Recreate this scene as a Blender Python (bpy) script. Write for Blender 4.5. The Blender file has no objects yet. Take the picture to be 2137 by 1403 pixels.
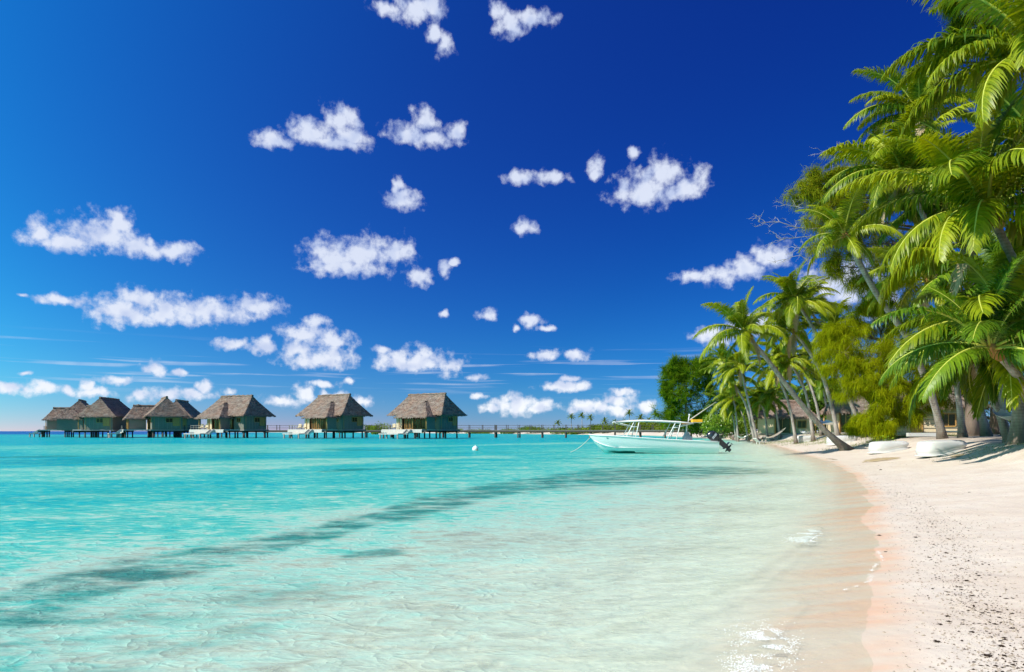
import bpy, bmesh, math, random
import numpy as np
from mathutils import Vector, Matrix

# ------------------------------------------------------------------ camera, sky, sun, exposure
S = bpy.context.scene
C = S.collection
R = math.radians
CAMZ = 1.6                      # eye height above the lagoon
F = 1425.0                      # focal length of the photograph in its own pixels
CX, HY = 1068.5, 900.0          # picture centre column, horizon row

cam_d = bpy.data.cameras.new('camera')
cam_d.sensor_width = 36.0
cam_d.lens = 36.0 * F / 2137.0
cam_d.shift_y = (HY - 701.5) / 2137.0
cam_d.clip_start = 0.1
cam_d.clip_end = 60000.0
cam = bpy.data.objects.new('camera', cam_d)
cam.location = (0, 0, CAMZ)
cam.rotation_euler = (R(90), 0, 0)
C.objects.link(cam)
S.camera = cam

SUN_EL, SUN_SIDE = R(43), R(26)   # height; how far behind the camera's left the sun stands
sun_dir = Vector((-math.cos(SUN_EL) * math.cos(SUN_SIDE), -math.cos(SUN_EL) * math.sin(SUN_SIDE), math.sin(SUN_EL)))
sun_d = bpy.data.lights.new('sun', 'SUN')
sun_d.energy = 5.0
sun_d.angle = R(0.55)
sun_d.color = (1.0, 0.955, 0.88)
sun = bpy.data.objects.new('sun', sun_d)
sun.rotation_euler = sun_dir.to_track_quat('Z', 'Y').to_euler()
sun.location = (-60, -20, 80)
C.objects.link(sun)

S.view_settings.view_transform = 'Standard'
S.view_settings.look = 'None'
S.view_settings.exposure = 0.35
S.view_settings.gamma = 1.0
S.view_settings.use_curve_mapping = False
S.render.engine = 'CYCLES'
cy = S.cycles
cy.use_denoising = True
cy.use_adaptive_sampling = True
cy.adaptive_threshold = 0.02
cy.adaptive_min_samples = 12
cy.max_bounces = 6
cy.diffuse_bounces = 3
cy.glossy_bounces = 2
cy.transmission_bounces = 4
cy.transparent_max_bounces = 8
cy.caustics_reflective = False
cy.caustics_refractive = False
cy.sample_clamp_indirect = 4.0
cy.sample_clamp_direct = 12.0


class NT:
    """small helper to write node trees"""
    def __init__(self, tree):
        self.t = tree

    def n(self, kind, **kw):
        nd = self.t.nodes.new(kind)
        ins = kw.pop('ins', None)
        for k, v in kw.items():
            setattr(nd, k, v)
        if ins:
            for k, v in ins.items():
                self.put(nd.inputs[k], v)
        return nd

    def put(self, sock, v):
        if isinstance(v, bpy.types.NodeSocket):
            self.t.links.new(v, sock)
        elif v is not None:
            sock.default_value = v

    def m(self, op, a=None, b=None, c=None, clamp=False):
        nd = self.t.nodes.new('ShaderNodeMath')
        nd.operation = op
        nd.use_clamp = clamp
        for i, v in enumerate((a, b, c)):
            if v is not None:
                self.put(nd.inputs[i], v)
        return nd.outputs[0]

    def v(self, op, a=None, b=None, c=None, scale=None):
        nd = self.t.nodes.new('ShaderNodeVectorMath')
        nd.operation = op
        for i, x in enumerate((a, b, c)):
            if x is not None:
                self.put(nd.inputs[i], x)
        if scale is not None:
            self.put(nd.inputs['Scale'], scale)
        return nd.outputs['Value'] if op in ('LENGTH', 'DOT_PRODUCT', 'DISTANCE') else nd.outputs['Vector']

    def mix(self, fac, a, b, blend='MIX'):
        nd = self.t.nodes.new('ShaderNodeMix')
        nd.data_type = 'RGBA'
        nd.blend_type = blend
        nd.clamp_factor = True
        self.put(nd.inputs[0], fac)
        for i, x in ((6, a), (7, b)):
            if isinstance(x, tuple) and len(x) == 3:
                x = x + (1,)
            self.put(nd.inputs[i], x)
        return nd.outputs[2]

    def rng(self, v, a, b, c=0.0, d=1.0, smooth=True):
        nd = self.t.nodes.new('ShaderNodeMapRange')
        nd.interpolation_type = 'SMOOTHSTEP' if smooth else 'LINEAR'
        nd.clamp = True
        self.put(nd.inputs[0], v)
        for i, x in enumerate((a, b, c, d)):
            self.put(nd.inputs[1 + i], x)
        return nd.outputs[0]

    def noise(self, vec, scale, detail=4.0, rough=0.55, dist=0.0, out=0, dim='3D'):
        nd = self.t.nodes.new('ShaderNodeTexNoise')
        nd.noise_dimensions = dim
        if vec is not None:
            self.t.links.new(vec, nd.inputs['Vector'])
        nd.inputs['Scale'].default_value = scale
        nd.inputs['Detail'].default_value = detail
        nd.inputs['Roughness'].default_value = rough
        nd.inputs['Distortion'].default_value = dist
        return nd.outputs[out]

    def ramp(self, fac, stops, interp='LINEAR'):
        nd = self.t.nodes.new('ShaderNodeValToRGB')
        nd.color_ramp.interpolation = interp
        el = nd.color_ramp.elements
        while len(el) < len(stops):
            el.new(0.5)
        for e, (p, c) in zip(el, stops):
            e.position = p
            e.color = c + (1,) if len(c) == 3 else c
        self.put(nd.inputs[0], fac)
        return nd.outputs[0]


# clouds of the picture: (column, row, half width, half height) of each puff, kept as azimuth / elevation
PUFFS = [
 (85,487,38,28),(130,508,80,24),(215,495,78,38),(245,474,36,28),(300,518,60,18),(362,524,55,18),(318,508,12,12),
 (255,655,72,36),(285,628,48,26),(350,655,95,36),(430,652,80,28),(540,646,52,27),(490,655,50,22),(130,625,46,12),(50,615,20,5),
 (655,672,30,13),(640,702,48,26),(690,712,44,24),(662,752,76,25),(620,728,34,24),(700,745,38,28),(490,722,44,11),(550,722,24,17),
 (688,540,56,36),(760,534,70,36),(825,530,42,30),(725,558,78,18),(875,578,23,18),(930,562,16,18),(945,546,12,8),
 (830,757,42,26),(880,757,64,28),(935,766,30,16),(800,728,22,10),
 (570,290,42,14),(650,280,56,26),(715,256,42,28),(730,285,42,20),(690,297,76,11),
 (850,282,46,22),(885,256,32,23),(900,287,56,16),(950,275,20,17),
 (815,18,36,11),(870,25,52,30),(905,70,17,15),(930,93,17,17),(900,14,34,18),
 (1040,25,20,21),(1060,58,26,27),(1110,35,50,14),
 (1345,402,66,40),(1385,366,42,34),(1330,412,50,28),(1465,385,18,32),(1430,400,38,26),(1322,318,16,11),(1240,357,18,20),(1085,371,34,12),(1150,370,38,12),
 (840,413,37,18),(825,390,14,19),(1100,472,26,14),
 (1440,576,30,13),(1500,576,44,18),(1560,562,48,26),(1612,540,40,28),
 (1760,600,85,55),(1830,640,50,40),(1490,702,48,18),(1580,682,56,28),
 (925,655,9,8),(1013,655,24,12),(1108,668,21,15),(1075,685,9,7),(1140,687,18,6),(1140,742,30,11),(1200,742,34,11),
 (20,808,42,13),(80,812,45,12),(140,815,25,9),(200,819,40,12),(185,806,14,13),
 (320,770,27,13),(380,778,17,8),(240,791,38,8),(50,780,20,4),
 (290,826,25,14),(350,824,40,15),(410,825,42,11),(430,815,14,20),(480,815,18,6),
 (600,836,50,12),(640,822,24,18),(675,803,28,7),(732,795,16,7),(700,828,32,11),(760,838,26,10),
 (995,787,20,7),(1190,790,24,8),(1180,806,54,12),(1215,805,24,11),(1080,847,60,18),(1060,834,20,13),(1030,853,30,9),(1120,851,40,14),
 (1220,852,42,12),(1290,838,38,18),(1300,818,23,9),(1270,852,60,14),(1350,850,25,12),(1000,830,12,7),
]


def az_el(px, py):
    x, z = (px - CX) / F, (HY - py) / F
    return math.atan2(x, 1.0), math.atan2(z, math.hypot(1.0, x))


def build_world():
    w = bpy.data.worlds.new('World')
    S.world = w
    w.use_nodes = True
    t = NT(w.node_tree)
    w.node_tree.nodes.clear()
    sky = t.n('ShaderNodeTexSky', sky_type='NISHITA', sun_disc=False)
    sky.sun_elevation = SUN_EL
    sky.sun_rotation = math.atan2(sun_dir.x, sun_dir.y)
    sky.altitude = 0.0
    sky.air_density = 1.0
    sky.dust_density = 0.0
    sky.ozone_density = 3.0
    d = t.n('ShaderNodeTexCoord').outputs['Generated']
    sep = t.n('ShaderNodeSeparateXYZ', ins={0: d})
    X, Y, Z = sep.outputs
    hyp = t.m('SQRT', t.m('ADD', t.m('MULTIPLY', X, X), t.m('MULTIPLY', Y, Y)))
    az = t.m('ARCTAN2', X, Y)
    el = t.m('ARCTAN2', Z, hyp)
    # clear tropical air through a polarising filter: deepest at right angles to the sun, milky low down
    c = t.v('DOT_PRODUCT', d, tuple(sun_dir))
    c = t.m('MAXIMUM', c, -0.28)
    c2 = t.m('MULTIPLY', c, c)
    pol = t.m('DIVIDE', t.m('SUBTRACT', 1.0, c2), t.m('ADD', 1.0, c2))
    low = t.m('POWER', 2.71828, t.m('MULTIPLY', t.m('MAXIMUM', el, 0.0), -12.5))
    chan = []
    low2 = t.m('POWER', 2.71828, t.m('MULTIPLY', t.m('MAXIMUM', el, 0.0), -3.5))
    for a, b, g, e, w2 in zip((-4.60, -0.65, 0.027), (1.107, -1.282, -0.298), (1.95, -0.30, 0.24), (1.695, 1.748, 0.845), (0.95, 1.62, 0.08)):
        x = t.m('MULTIPLY_ADD', pol, b, a)
        x = t.m('MULTIPLY_ADD', low, g, x)
        x = t.m('MULTIPLY_ADD', low2, w2, x)
        x = t.m('MULTIPLY_ADD', c, e, x)
        chan.append(t.m('POWER', 2.71828, x))
    tint = t.n('ShaderNodeCombineXYZ', ins={0: chan[0], 1: chan[1], 2: chan[2]}).outputs[0]
    # towards the sun the air goes back to its white glare
    tint = t.mix(t.rng(c, 0.50, 0.95), tint, (1.0, 1.0, 1.0))
    skyc = t.v('MULTIPLY', sky.outputs[0], tint)
    bg_sky = t.n('ShaderNodeBackground', ins={'Color': skyc, 'Strength': 0.1}).outputs[0]
    dimc = t.m('MULTIPLY_ADD', t.m('MULTIPLY', pol, t.m('SUBTRACT', 1.0, low)), -0.30, 1.0)
    p = t.n('ShaderNodeCombineXYZ', ins={0: az, 1: el, 2: 0.0}).outputs[0]

    SC = 60.0
    n1 = t.noise(p, SC, 5.0, 0.57, dim='2D')
    nl = t.noise(p, SC * 0.6, 1.5, 0.5, dim='2D')
    n2 = t.noise(t.v('ADD', p, (-0.5 / SC, 0.8 / SC, 0.0)), SC * 0.6, 1.5, 0.5, dim='2D')
    edge = t.m('MULTIPLY', t.m('SUBTRACT', n1, 0.5), 1.75)
    warp = t.v('SUBTRACT', t.noise(p, SC * 0.42, 2.0, 0.6, out=1, dim='2D'), (0.5, 0.5, 0.5))
    pw = t.v('MULTIPLY_ADD', warp, (1.5 / SC, 0.8 / SC, 0.0), p)
    bright = t.m('MULTIPLY_ADD', t.m('SUBTRACT', nl, n2), 0.75, 0.93)

    def cloud(dist, streak):
        dd = t.m('ADD', edge, dist)
        alpha = t.m('MAXIMUM', t.rng(dd, 1.18, 0.22, 0.0, 0.97), streak)
        shade = t.m('ADD', bright, t.rng(dd, 1.0, 0.1, -0.05, 0.07))
        shade = t.m('MINIMUM', t.m('MAXIMUM', shade, 0.78), 1.0)
        shade = t.m('MULTIPLY', shade, dimc)
        col = t.mix(t.rng(shade, 0.50, 0.95, smooth=False), (0.36, 0.44, 0.66), (0.80, 0.82, 0.85))
        bg = t.n('ShaderNodeBackground', ins={'Color': col, 'Strength': 1.0}).outputs[0]
        return t.n('ShaderNodeMixShader', ins={0: alpha, 1: bg_sky, 2: bg}).outputs[0]

    dist = None
    for (px, py, rx, ry) in PUFFS:
        a, e = az_el(px, py)
        rel = math.cos(a)
        ru, rv = rx * 1.12 * rel * rel / F, ry * 1.2 * rel / F
        q = t.v('MULTIPLY_ADD', pw, (1 / ru, 1 / rv, 0.0), (-a / ru, -e / rv, 0.0))
        if ry > 19:       # flatter underneath
            q = t.v('MAXIMUM', q, t.v('MULTIPLY', q, (-1.0, -1.55, 0.0)))
        ln = t.v('LENGTH', q)
        dist = ln if dist is None else t.m('MINIMUM', dist, ln)
    # the same fair-weather cloud goes on all round the sky
    far = t.noise(t.v('MULTIPLY', d, (1, 1, 2.2)), 6.0, 2.0, 0.5)
    dfar = t.rng(far, 0.54, 0.70, 1.9, 0.3, smooth=False)
    front = t.m('MULTIPLY', t.m('LESS_THAN', t.m('ABSOLUTE', az), 0.70), t.m('LESS_THAN', el, 0.66))
    dist = t.m('MINIMUM', dist, t.m('MULTIPLY_ADD', front, 5.0, dfar))
    dist = t.m('MULTIPLY_ADD', t.m('LESS_THAN', el, 0.004), 5.0, dist)
    # thin level streaks of high cloud low over the horizon
    stn = t.noise(t.v('MULTIPLY', p, (5.0, 150.0, 0.0)), 1.0, 2.0, 0.5, dim='2D')
    low_band = t.m('MULTIPLY', t.rng(el, 0.045, 0.07), t.rng(el, 0.13, 0.09))
    streak = t.m('MULTIPLY', t.rng(stn, 0.56, 0.74, 0.0, 0.30), low_band)
    sh = cloud(dist, streak)
    out = t.n('ShaderNodeOutputWorld')
    w.node_tree.links.new(sh, out.inputs[0])
    w.cycles.sampling_method = 'MANUAL'
    w.cycles.sample_map_resolution = 256


build_world()

# ------------------------------------------------------------------ helpers: numbers


def vnoise(x, y, seed=0):
    x = np.asarray(x, float); y = np.asarray(y, float)
    xi, yi = np.floor(x), np.floor(y)
    fx, fy = x - xi, y - yi
    fx = fx * fx * (3 - 2 * fx); fy = fy * fy * (3 - 2 * fy)

    def h(a, b):
        v = np.sin(a * 127.1 + b * 311.7 + seed * 74.7) * 43758.5453
        return v - np.floor(v)
    a = h(xi, yi); b = h(xi + 1, yi); c = h(xi, yi + 1); d = h(xi + 1, yi + 1)
    return (a * (1 - fx) + b * fx) * (1 - fy) + (c * (1 - fx) + d * fx) * fy


def fbm(x, y, seed=0, o=4):
    s, a, tot = 0.0, 1.0, 0.0
    for i in range(o):
        s = s + a * vnoise(x, y, seed + i)
        tot += a
        a *= 0.5
        x = x * 2.03; y = y * 2.03
    return s / tot


def ground(px, py, z=0.0):
    """point of the level z seen at a place of the photograph (used while laying the plan out)"""
    y = (CAMZ - z) * F / (py - HY)
    return ((px - CX) / F * y, y)


SHORE = [(-900, -9000), (-30, -120), (0.2, -20), (1.3, -4), (1.75, 1), (2.35, 4.4), (3.2, 6), (4.05, 7.6), (4.85, 9.2), (8.0, 15.2),
         (11.5, 22.6), (16.4, 35), (23, 56), (33, 88), (40, 112), (46, 145), (51, 190), (53, 250), (40, 310),
         (0, 400), (-70, 560), (-190, 760), (-330, 860), (-430, 960), (-520, 1400), (-600, 40000)]
SHORE_A = np.array(SHORE, float)


def polyline_dist(x, y, pts):
    """unsigned distance to a polyline and the side (+1 on its right hand)"""
    best = np.full(x.shape, 1e18); side = np.zeros(x.shape)
    for (ax, ay), (bx, by) in zip(pts[:-1], pts[1:]):
        dx, dy = bx - ax, by - ay
        L2 = dx * dx + dy * dy
        t = np.clip(((x - ax) * dx + (y - ay) * dy) / L2, 0, 1)
        qx, qy = x - (ax + t * dx), y - (ay + t * dy)
        d2 = qx * qx + qy * qy
        sgn = np.where(dx * (y - ay) - dy * (x - ax) < 0, 1.0, -1.0)
        upd = d2 < best
        best = np.where(upd, d2, best)
        side = np.where(upd, sgn, side)
    return np.sqrt(best), side


def shore_s(x, y):
    d, sd = polyline_dist(x, y, SHORE_A)
    s = d * sd
    # gentle scallops of the wash line
    w = np.clip(1 - np.abs(s) / 6, 0, 1) * np.clip(y / 6, 0.3, 1)
    return s + w * (0.55 * (fbm(x * 0.4, y * 0.4, 3, 3) - 0.5) + 0.22 * (fbm(x * 1.7, y * 1.7, 13, 3) - 0.5))


def land_z(x, y, s=None):
    x = np.asarray(x, float); y = np.asarray(y, float)
    if s is None:
        s = shore_s(x, y)
    sc = np.interp(y, [80, 105], [1.0, 1.75])
    u = s * sc
    z = np.interp(u, [-400, -60, -22, -10, -6, -3, -1.2, 0, 1.2, 2.6, 4.2, 6.0, 7.4, 10, 20, 60, 4000],
                  [-6, -3.5, -2.1, -1.10, -0.60, -0.28, -0.11, 0, 0.11, 0.27, 0.52, 1.08, 1.18, 1.26, 1.32, 1.36, 1.5])
    amp = np.clip(s / 5, 0, 1)
    z = z + amp * 0.10 * (fbm(x * 0.6, y * 0.6, 11, 4) - 0.5) + np.clip(s / 2, 0, 1) * 0.035 * (fbm(x * 3.1, y * 3.1, 5, 3) - 0.5)
    return z


def gz(x, y):
    return float(land_z(np.array([x]), np.array([y]))[0])


def place(px, Y):
    """a spot on the ground at the distance Y along the direction of a column of the photograph"""
    x = (px - CX) / F * Y
    return Vector((x, Y, gz(x, Y)))


def lift(px, py, Y):
    return Vector(((px - CX) / F * Y, Y, CAMZ - (py - HY) / F * Y))


# ------------------------------------------------------------------ helpers: meshes and objects
class MB:
    """collects vertices and faces for ONE mesh object"""
    def __init__(self):
        self.V, self.Fc, self.M = [], [], []

    def add(self, vs, fs, mi=0):
        o = len(self.V)
        self.V.extend([tuple(v) for v in vs])
        self.Fc.extend([tuple(i + o for i in f) for f in fs])
        self.M.extend([mi] * len(fs))
        return self

    def box(self, c, s, rz=0.0, mi=0, taper=1.0, mat=None):
        hx, hy, hz = s[0] / 2, s[1] / 2, s[2] / 2
        vs = []
        for z, k in ((-hz, 1.0), (hz, taper)):
            for x, y in ((-hx, -hy), (hx, -hy), (hx, hy), (-hx, hy)):
                vs.append(Vector((x * k, y * k, z)))
        if mat is not None:
            vs = [mat @ v for v in vs]
        if rz:
            r = Matrix.Rotation(rz, 3, 'Z')
            vs = [r @ v for v in vs]
        vs = [v + Vector(c) for v in vs]
        return self.add(vs, [(3, 2, 1, 0), (4, 5, 6, 7), (0, 1, 5, 4), (1, 2, 6, 5), (2, 3, 7, 6), (3, 0, 4, 7)], mi)

    def tube(self, pts, rad, n=8, mi=0, cap=True):
        pts = [Vector(p) for p in pts]
        if not isinstance(rad, (list, tuple)):
            rad = [rad] * len(pts)
        up = Vector((0, 0, 1))
        rings, o = [], len(self.V)
        prev = None
        for i, p in enumerate(pts):
            tg = (pts[min(i + 1, len(pts) - 1)] - pts[max(i - 1, 0)])
            if tg.length < 1e-9:
                tg = Vector((0, 0, 1))
            tg.normalize()
            if prev is None:
                a = tg.cross(up)
                if a.length < 0.05:
                    a = tg.cross(Vector((1, 0, 0)))
                a.normalize()
            else:
                a = prev - tg * prev.dot(tg)
                a.normalize()
            prev = a
            b = tg.cross(a)
            for k in range(n):
                th = 2 * math.pi * k / n
                self.V.append(tuple(p + (a * math.cos(th) + b * math.sin(th)) * rad[i]))
        for i in range(len(pts) - 1):
            for k in range(n):
                k2 = (k + 1) % n
                self.Fc.append((o + i * n + k, o + i * n + k2, o + (i + 1) * n + k2, o + (i + 1) * n + k))
                self.M.append(mi)
        if cap:
            self.Fc.append(tuple(o + k for k in range(n - 1, -1, -1))); self.M.append(mi)
            e = o + (len(pts) - 1) * n
            self.Fc.append(tuple(e + k for k in range(n))); self.M.append(mi)
        return self

    def ball(self, c, r, nu=10, nv=6, mi=0):
        if not isinstance(r, (list, tuple)):
            r = (r, r, r)
        o = len(self.V)
        self.V.append((c[0], c[1], c[2] + r[2]))
        for i in range(1, nv):
            th = math.pi * i / nv
            for k in range(nu):
                ph = 2 * math.pi * k / nu
                self.V.append((c[0] + r[0] * math.sin(th) * math.cos(ph), c[1] + r[1] * math.sin(th) * math.sin(ph), c[2] + r[2] * math.cos(th)))
        self.V.append((c[0], c[1], c[2] - r[2]))
        e = len(self.V) - 1
        for k in range(nu):
            k2 = (k + 1) % nu
            self.Fc.append((o, o + 1 + k, o + 1 + k2)); self.M.append(mi)
            self.Fc.append((e, e - nu + k2, e - nu + k)); self.M.append(mi)
            for i in range(nv - 2):
                a = o + 1 + i * nu
                self.Fc.append((a + k, a + nu + k, a + nu + k2, a + k2)); self.M.append(mi)
        return self

    def mesh(self, name, mats, smooth=False):
        me = bpy.data.meshes.new(name)
        me.from_pydata(self.V, [], self.Fc)
        for m in (mats if isinstance(mats, (list, tuple)) else [mats]):
            me.materials.append(m)
        me.polygons.foreach_set('material_index', self.M)
        me.polygons.foreach_set('use_smooth', [smooth] * len(self.Fc))
        me.update()
        return me

    def build(self, name, mats, parent=None, smooth=False):
        return link(name, self.mesh(name, mats, smooth), parent)


def link(name, data, parent=None):
    o = bpy.data.objects.new(name, data)
    C.objects.link(o)
    o.parent = parent
    return o


def np_mesh(name, V, Fq, mat, smooth=False, attrs=None):
    """fast mesh from arrays: V (n,3), Fq (m,3|4)"""
    me = bpy.data.meshes.new(name)
    k = Fq.shape[1]
    me.vertices.add(len(V)); me.vertices.foreach_set('co', np.ascontiguousarray(V, dtype=np.float32).ravel())
    me.loops.add(len(Fq) * k); me.loops.foreach_set('vertex_index', np.ascontiguousarray(Fq, dtype=np.int32).ravel())
    me.polygons.add(len(Fq))
    me.polygons.foreach_set('loop_start', np.arange(0, len(Fq) * k, k, dtype=np.int32))
    me.polygons.foreach_set('loop_total', np.full(len(Fq), k, dtype=np.int32))
    me.polygons.foreach_set('use_smooth', np.full(len(Fq), smooth))
    me.update(calc_edges=True)
    for nm, arr in (attrs or {}).items():
        a = me.attributes.new(nm, 'FLOAT', 'POINT')
        a.data.foreach_set('value', np.ascontiguousarray(arr, dtype=np.float32))
    me.materials.append(mat)
    return me


def thing(name, label, cat, loc=(0, 0, 0), rz=0.0, group=None):
    o = link(name, None)
    o.empty_display_size = 0.3
    o.location = loc
    o.rotation_euler = (0, 0, rz)
    return tag(o, label, cat, group)


def tag(o, label=None, cat=None, group=None, kind=None):
    for k, v in (('label', label), ('category', cat), ('group', group), ('kind', kind)):
        if v:
            o[k] = v
    return o


# ------------------------------------------------------------------ materials
def mat(name, fn):
    m = bpy.data.materials.new(name)
    m.use_nodes = True
    m.node_tree.nodes.clear()
    t = NT(m.node_tree)
    sh = fn(t)
    out = t.n('ShaderNodeOutputMaterial')
    m.node_tree.links.new(sh, out.inputs[0])
    return m


def principled(t, col, rough=0.6, normal=None, spec=0.4, metal=0.0):
    p = t.n('ShaderNodeBsdfPrincipled')
    t.put(p.inputs['Base Color'], col + (1,) if isinstance(col, tuple) and len(col) == 3 else col)
    t.put(p.inputs['Roughness'], rough)
    p.inputs['Metallic'].default_value = metal
    p.inputs['Specular IOR Level'].default_value = spec
    if normal is not None:
        t.put(p.inputs['Normal'], normal)
    return p.outputs[0]


def bump(t, h, strength=0.5, dist=0.02):
    return t.n('ShaderNodeBump', ins={'Strength': strength, 'Distance': dist, 'Height': h}).outputs[0]


def simple(name, col, rough=0.6, var=0.18, scale=6.0, bmp=0.25, spec=0.4, stretch=(1, 1, 1), metal=0.0):
    """a worn coat: the colour drifts, with darker weather marks and a fine relief"""
    def fn(t):
        oc = t.n('ShaderNodeTexCoord').outputs['Object']
        v = t.v('MULTIPLY', oc, stretch)
        n = t.noise(v, scale, 5, 0.6)
        n2 = t.noise(v, scale * 6.3, 3, 0.6)
        f = t.m('MULTIPLY_ADD', t.m('SUBTRACT', n, 0.5), var * 3.0, 1.0)
        f = t.m('ADD', f, t.m('MULTIPLY', t.m('SUBTRACT', n2, 0.5), var * 1.4))
        c = t.v('SCALE', col, scale=f)
        return principled(t, c, t.m('MULTIPLY_ADD', n, 0.25, rough - 0.12), bump(t, n2, bmp, 0.01), spec, metal)
    return mat(name, fn)


def leaf(name, dark, light, trans=0.35, rough=0.42, scale=0.9, gloss=0.05):
    def fn(t):
        oc = t.n('ShaderNodeTexCoord').outputs['Object']
        rnd = t.n('ShaderNodeObjectInfo').outputs['Random']
        isl = t.n('ShaderNodeNewGeometry').outputs['Random Per Island']
        n = t.noise(oc, scale, 2, 0.5)
        f = t.m('ADD', t.m('MULTIPLY', t.m('SUBTRACT', n, 0.5), 1.3), t.m('MULTIPLY_ADD', rnd, 0.5, 0.25))
        f = t.m('ADD', f, t.m('MULTIPLY', t.m('SUBTRACT', isl, 0.5), 0.5), clamp=True)
        c = t.mix(f, dark, light)
        c2 = t.v('MULTIPLY', c, (1.25, 1.15, 0.55))
        d = t.n('ShaderNodeBsdfDiffuse', ins={'Color': c})
        tr = t.n('ShaderNodeBsdfTranslucent', ins={'Color': c2})
        g = t.n('ShaderNodeBsdfGlossy', ins={'Color': (1, 1, 1, 1), 'Roughness': rough})
        m1 = t.n('ShaderNodeMixShader', ins={0: trans, 1: d.outputs[0], 2: tr.outputs[0]})
        if gloss <= 0:
            return m1.outputs[0]
        lw = t.n('ShaderNodeLayerWeight', ins={'Blend': 0.5})
        fac = t.m('MULTIPLY_ADD', t.m('POWER', lw.outputs['Facing'], 4.0), 2.5 * gloss, gloss)
        m2 = t.n('ShaderNodeMixShader', ins={0: fac, 1: m1.outputs[0], 2: g.outputs[0]})
        return m2.outputs[0]
    return mat(name, fn)


def sand_fn(t):
    pos = t.n('ShaderNodeNewGeometry').outputs['Position']
    s = t.n('ShaderNodeAttribute', attribute_name='inland').outputs['Fac']
    n = t.noise(pos, 0.8, 5, 0.6)
    grain = t.noise(pos, 90.0, 3, 0.7)
    mid = t.noise(pos, 9.0, 4, 0.65)
    dry = t.mix(t.rng(n, 0.3, 0.75), (0.635, 0.55, 0.455), (0.585, 0.48, 0.38))
    dry = t.mix(t.m('MULTIPLY', t.rng(grain, 0.55, 0.8), 0.35), dry, (0.45, 0.36, 0.28))
    # coral crumbs
    dry = t.mix(t.m('MULTIPLY', t.rng(mid, 0.62, 0.75), 0.35), dry, (0.55, 0.45, 0.37))
    # needles and leaf litter under the trees
    lit = t.noise(t.v('MULTIPLY', pos, (0.5, 1.6, 1)), 1.4, 6, 0.7)
    fl = t.m('MULTIPLY', t.rng(s, 4.5, 7.5), t.rng(lit, 0.38, 0.60))
    dry = t.mix(t.m('MULTIPLY', fl, 0.75), dry, (0.24, 0.17, 0.11))
    # wet, pinker sand in the wash, drawn out in tongues along the beach's fall
    tongue = t.noise(t.v('MULTIPLY', pos, (0.28, 1.1, 0)), 1.3, 4, 0.6)
    wet = t.m('MULTIPLY', t.rng(s, 0.5, 0.05), t.rng(s, -2.0, -0.5))
    wetc = t.mix(t.rng(tongue, 0.40, 0.66), (0.66, 0.545, 0.425), (0.72, 0.45, 0.30))
    col = t.mix(wet, dry, wetc)
    under = t.rng(s, -0.2, -1.8)
    col = t.mix(under, col, (0.66, 0.68, 0.545))
    # ridged ripples of the shallow bottom
    wv = t.noise(t.v('MULTIPLY', pos, (1.0, 1.5, 0)), 3.0, 3, 0.6, 0.6)
    ridge = t.m('ABSOLUTE', t.m('SUBTRACT', wv, 0.5))
    foot = t.noise(pos, 3.2, 2, 0.5, 0.3)
    h = t.m('ADD', t.m('MULTIPLY', grain, 0.16), t.m('MULTIPLY', mid, 0.6))
    h = t.m('ADD', h, t.m('MULTIPLY', foot, 1.5))
    h = t.m('ADD', h, t.m('MULTIPLY', t.m('MULTIPLY', ridge, t.rng(s, -0.3, -2.0)), -2.2))
    damp = t.m('MULTIPLY', t.rng(s, 0.5, 0.1), t.rng(s, -2.0, -0.5))
    rough = t.m('MULTIPLY_ADD', damp, -0.45, 0.9)
    bs = t.m('MULTIPLY_ADD', wet, -0.5, 0.65)
    nb = t.n('ShaderNodeBump', ins={'Distance': 0.03, 'Height': h, 'Strength': bs}).outputs[0]
    return principled(t, col, rough, nb, 0.3)


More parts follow.
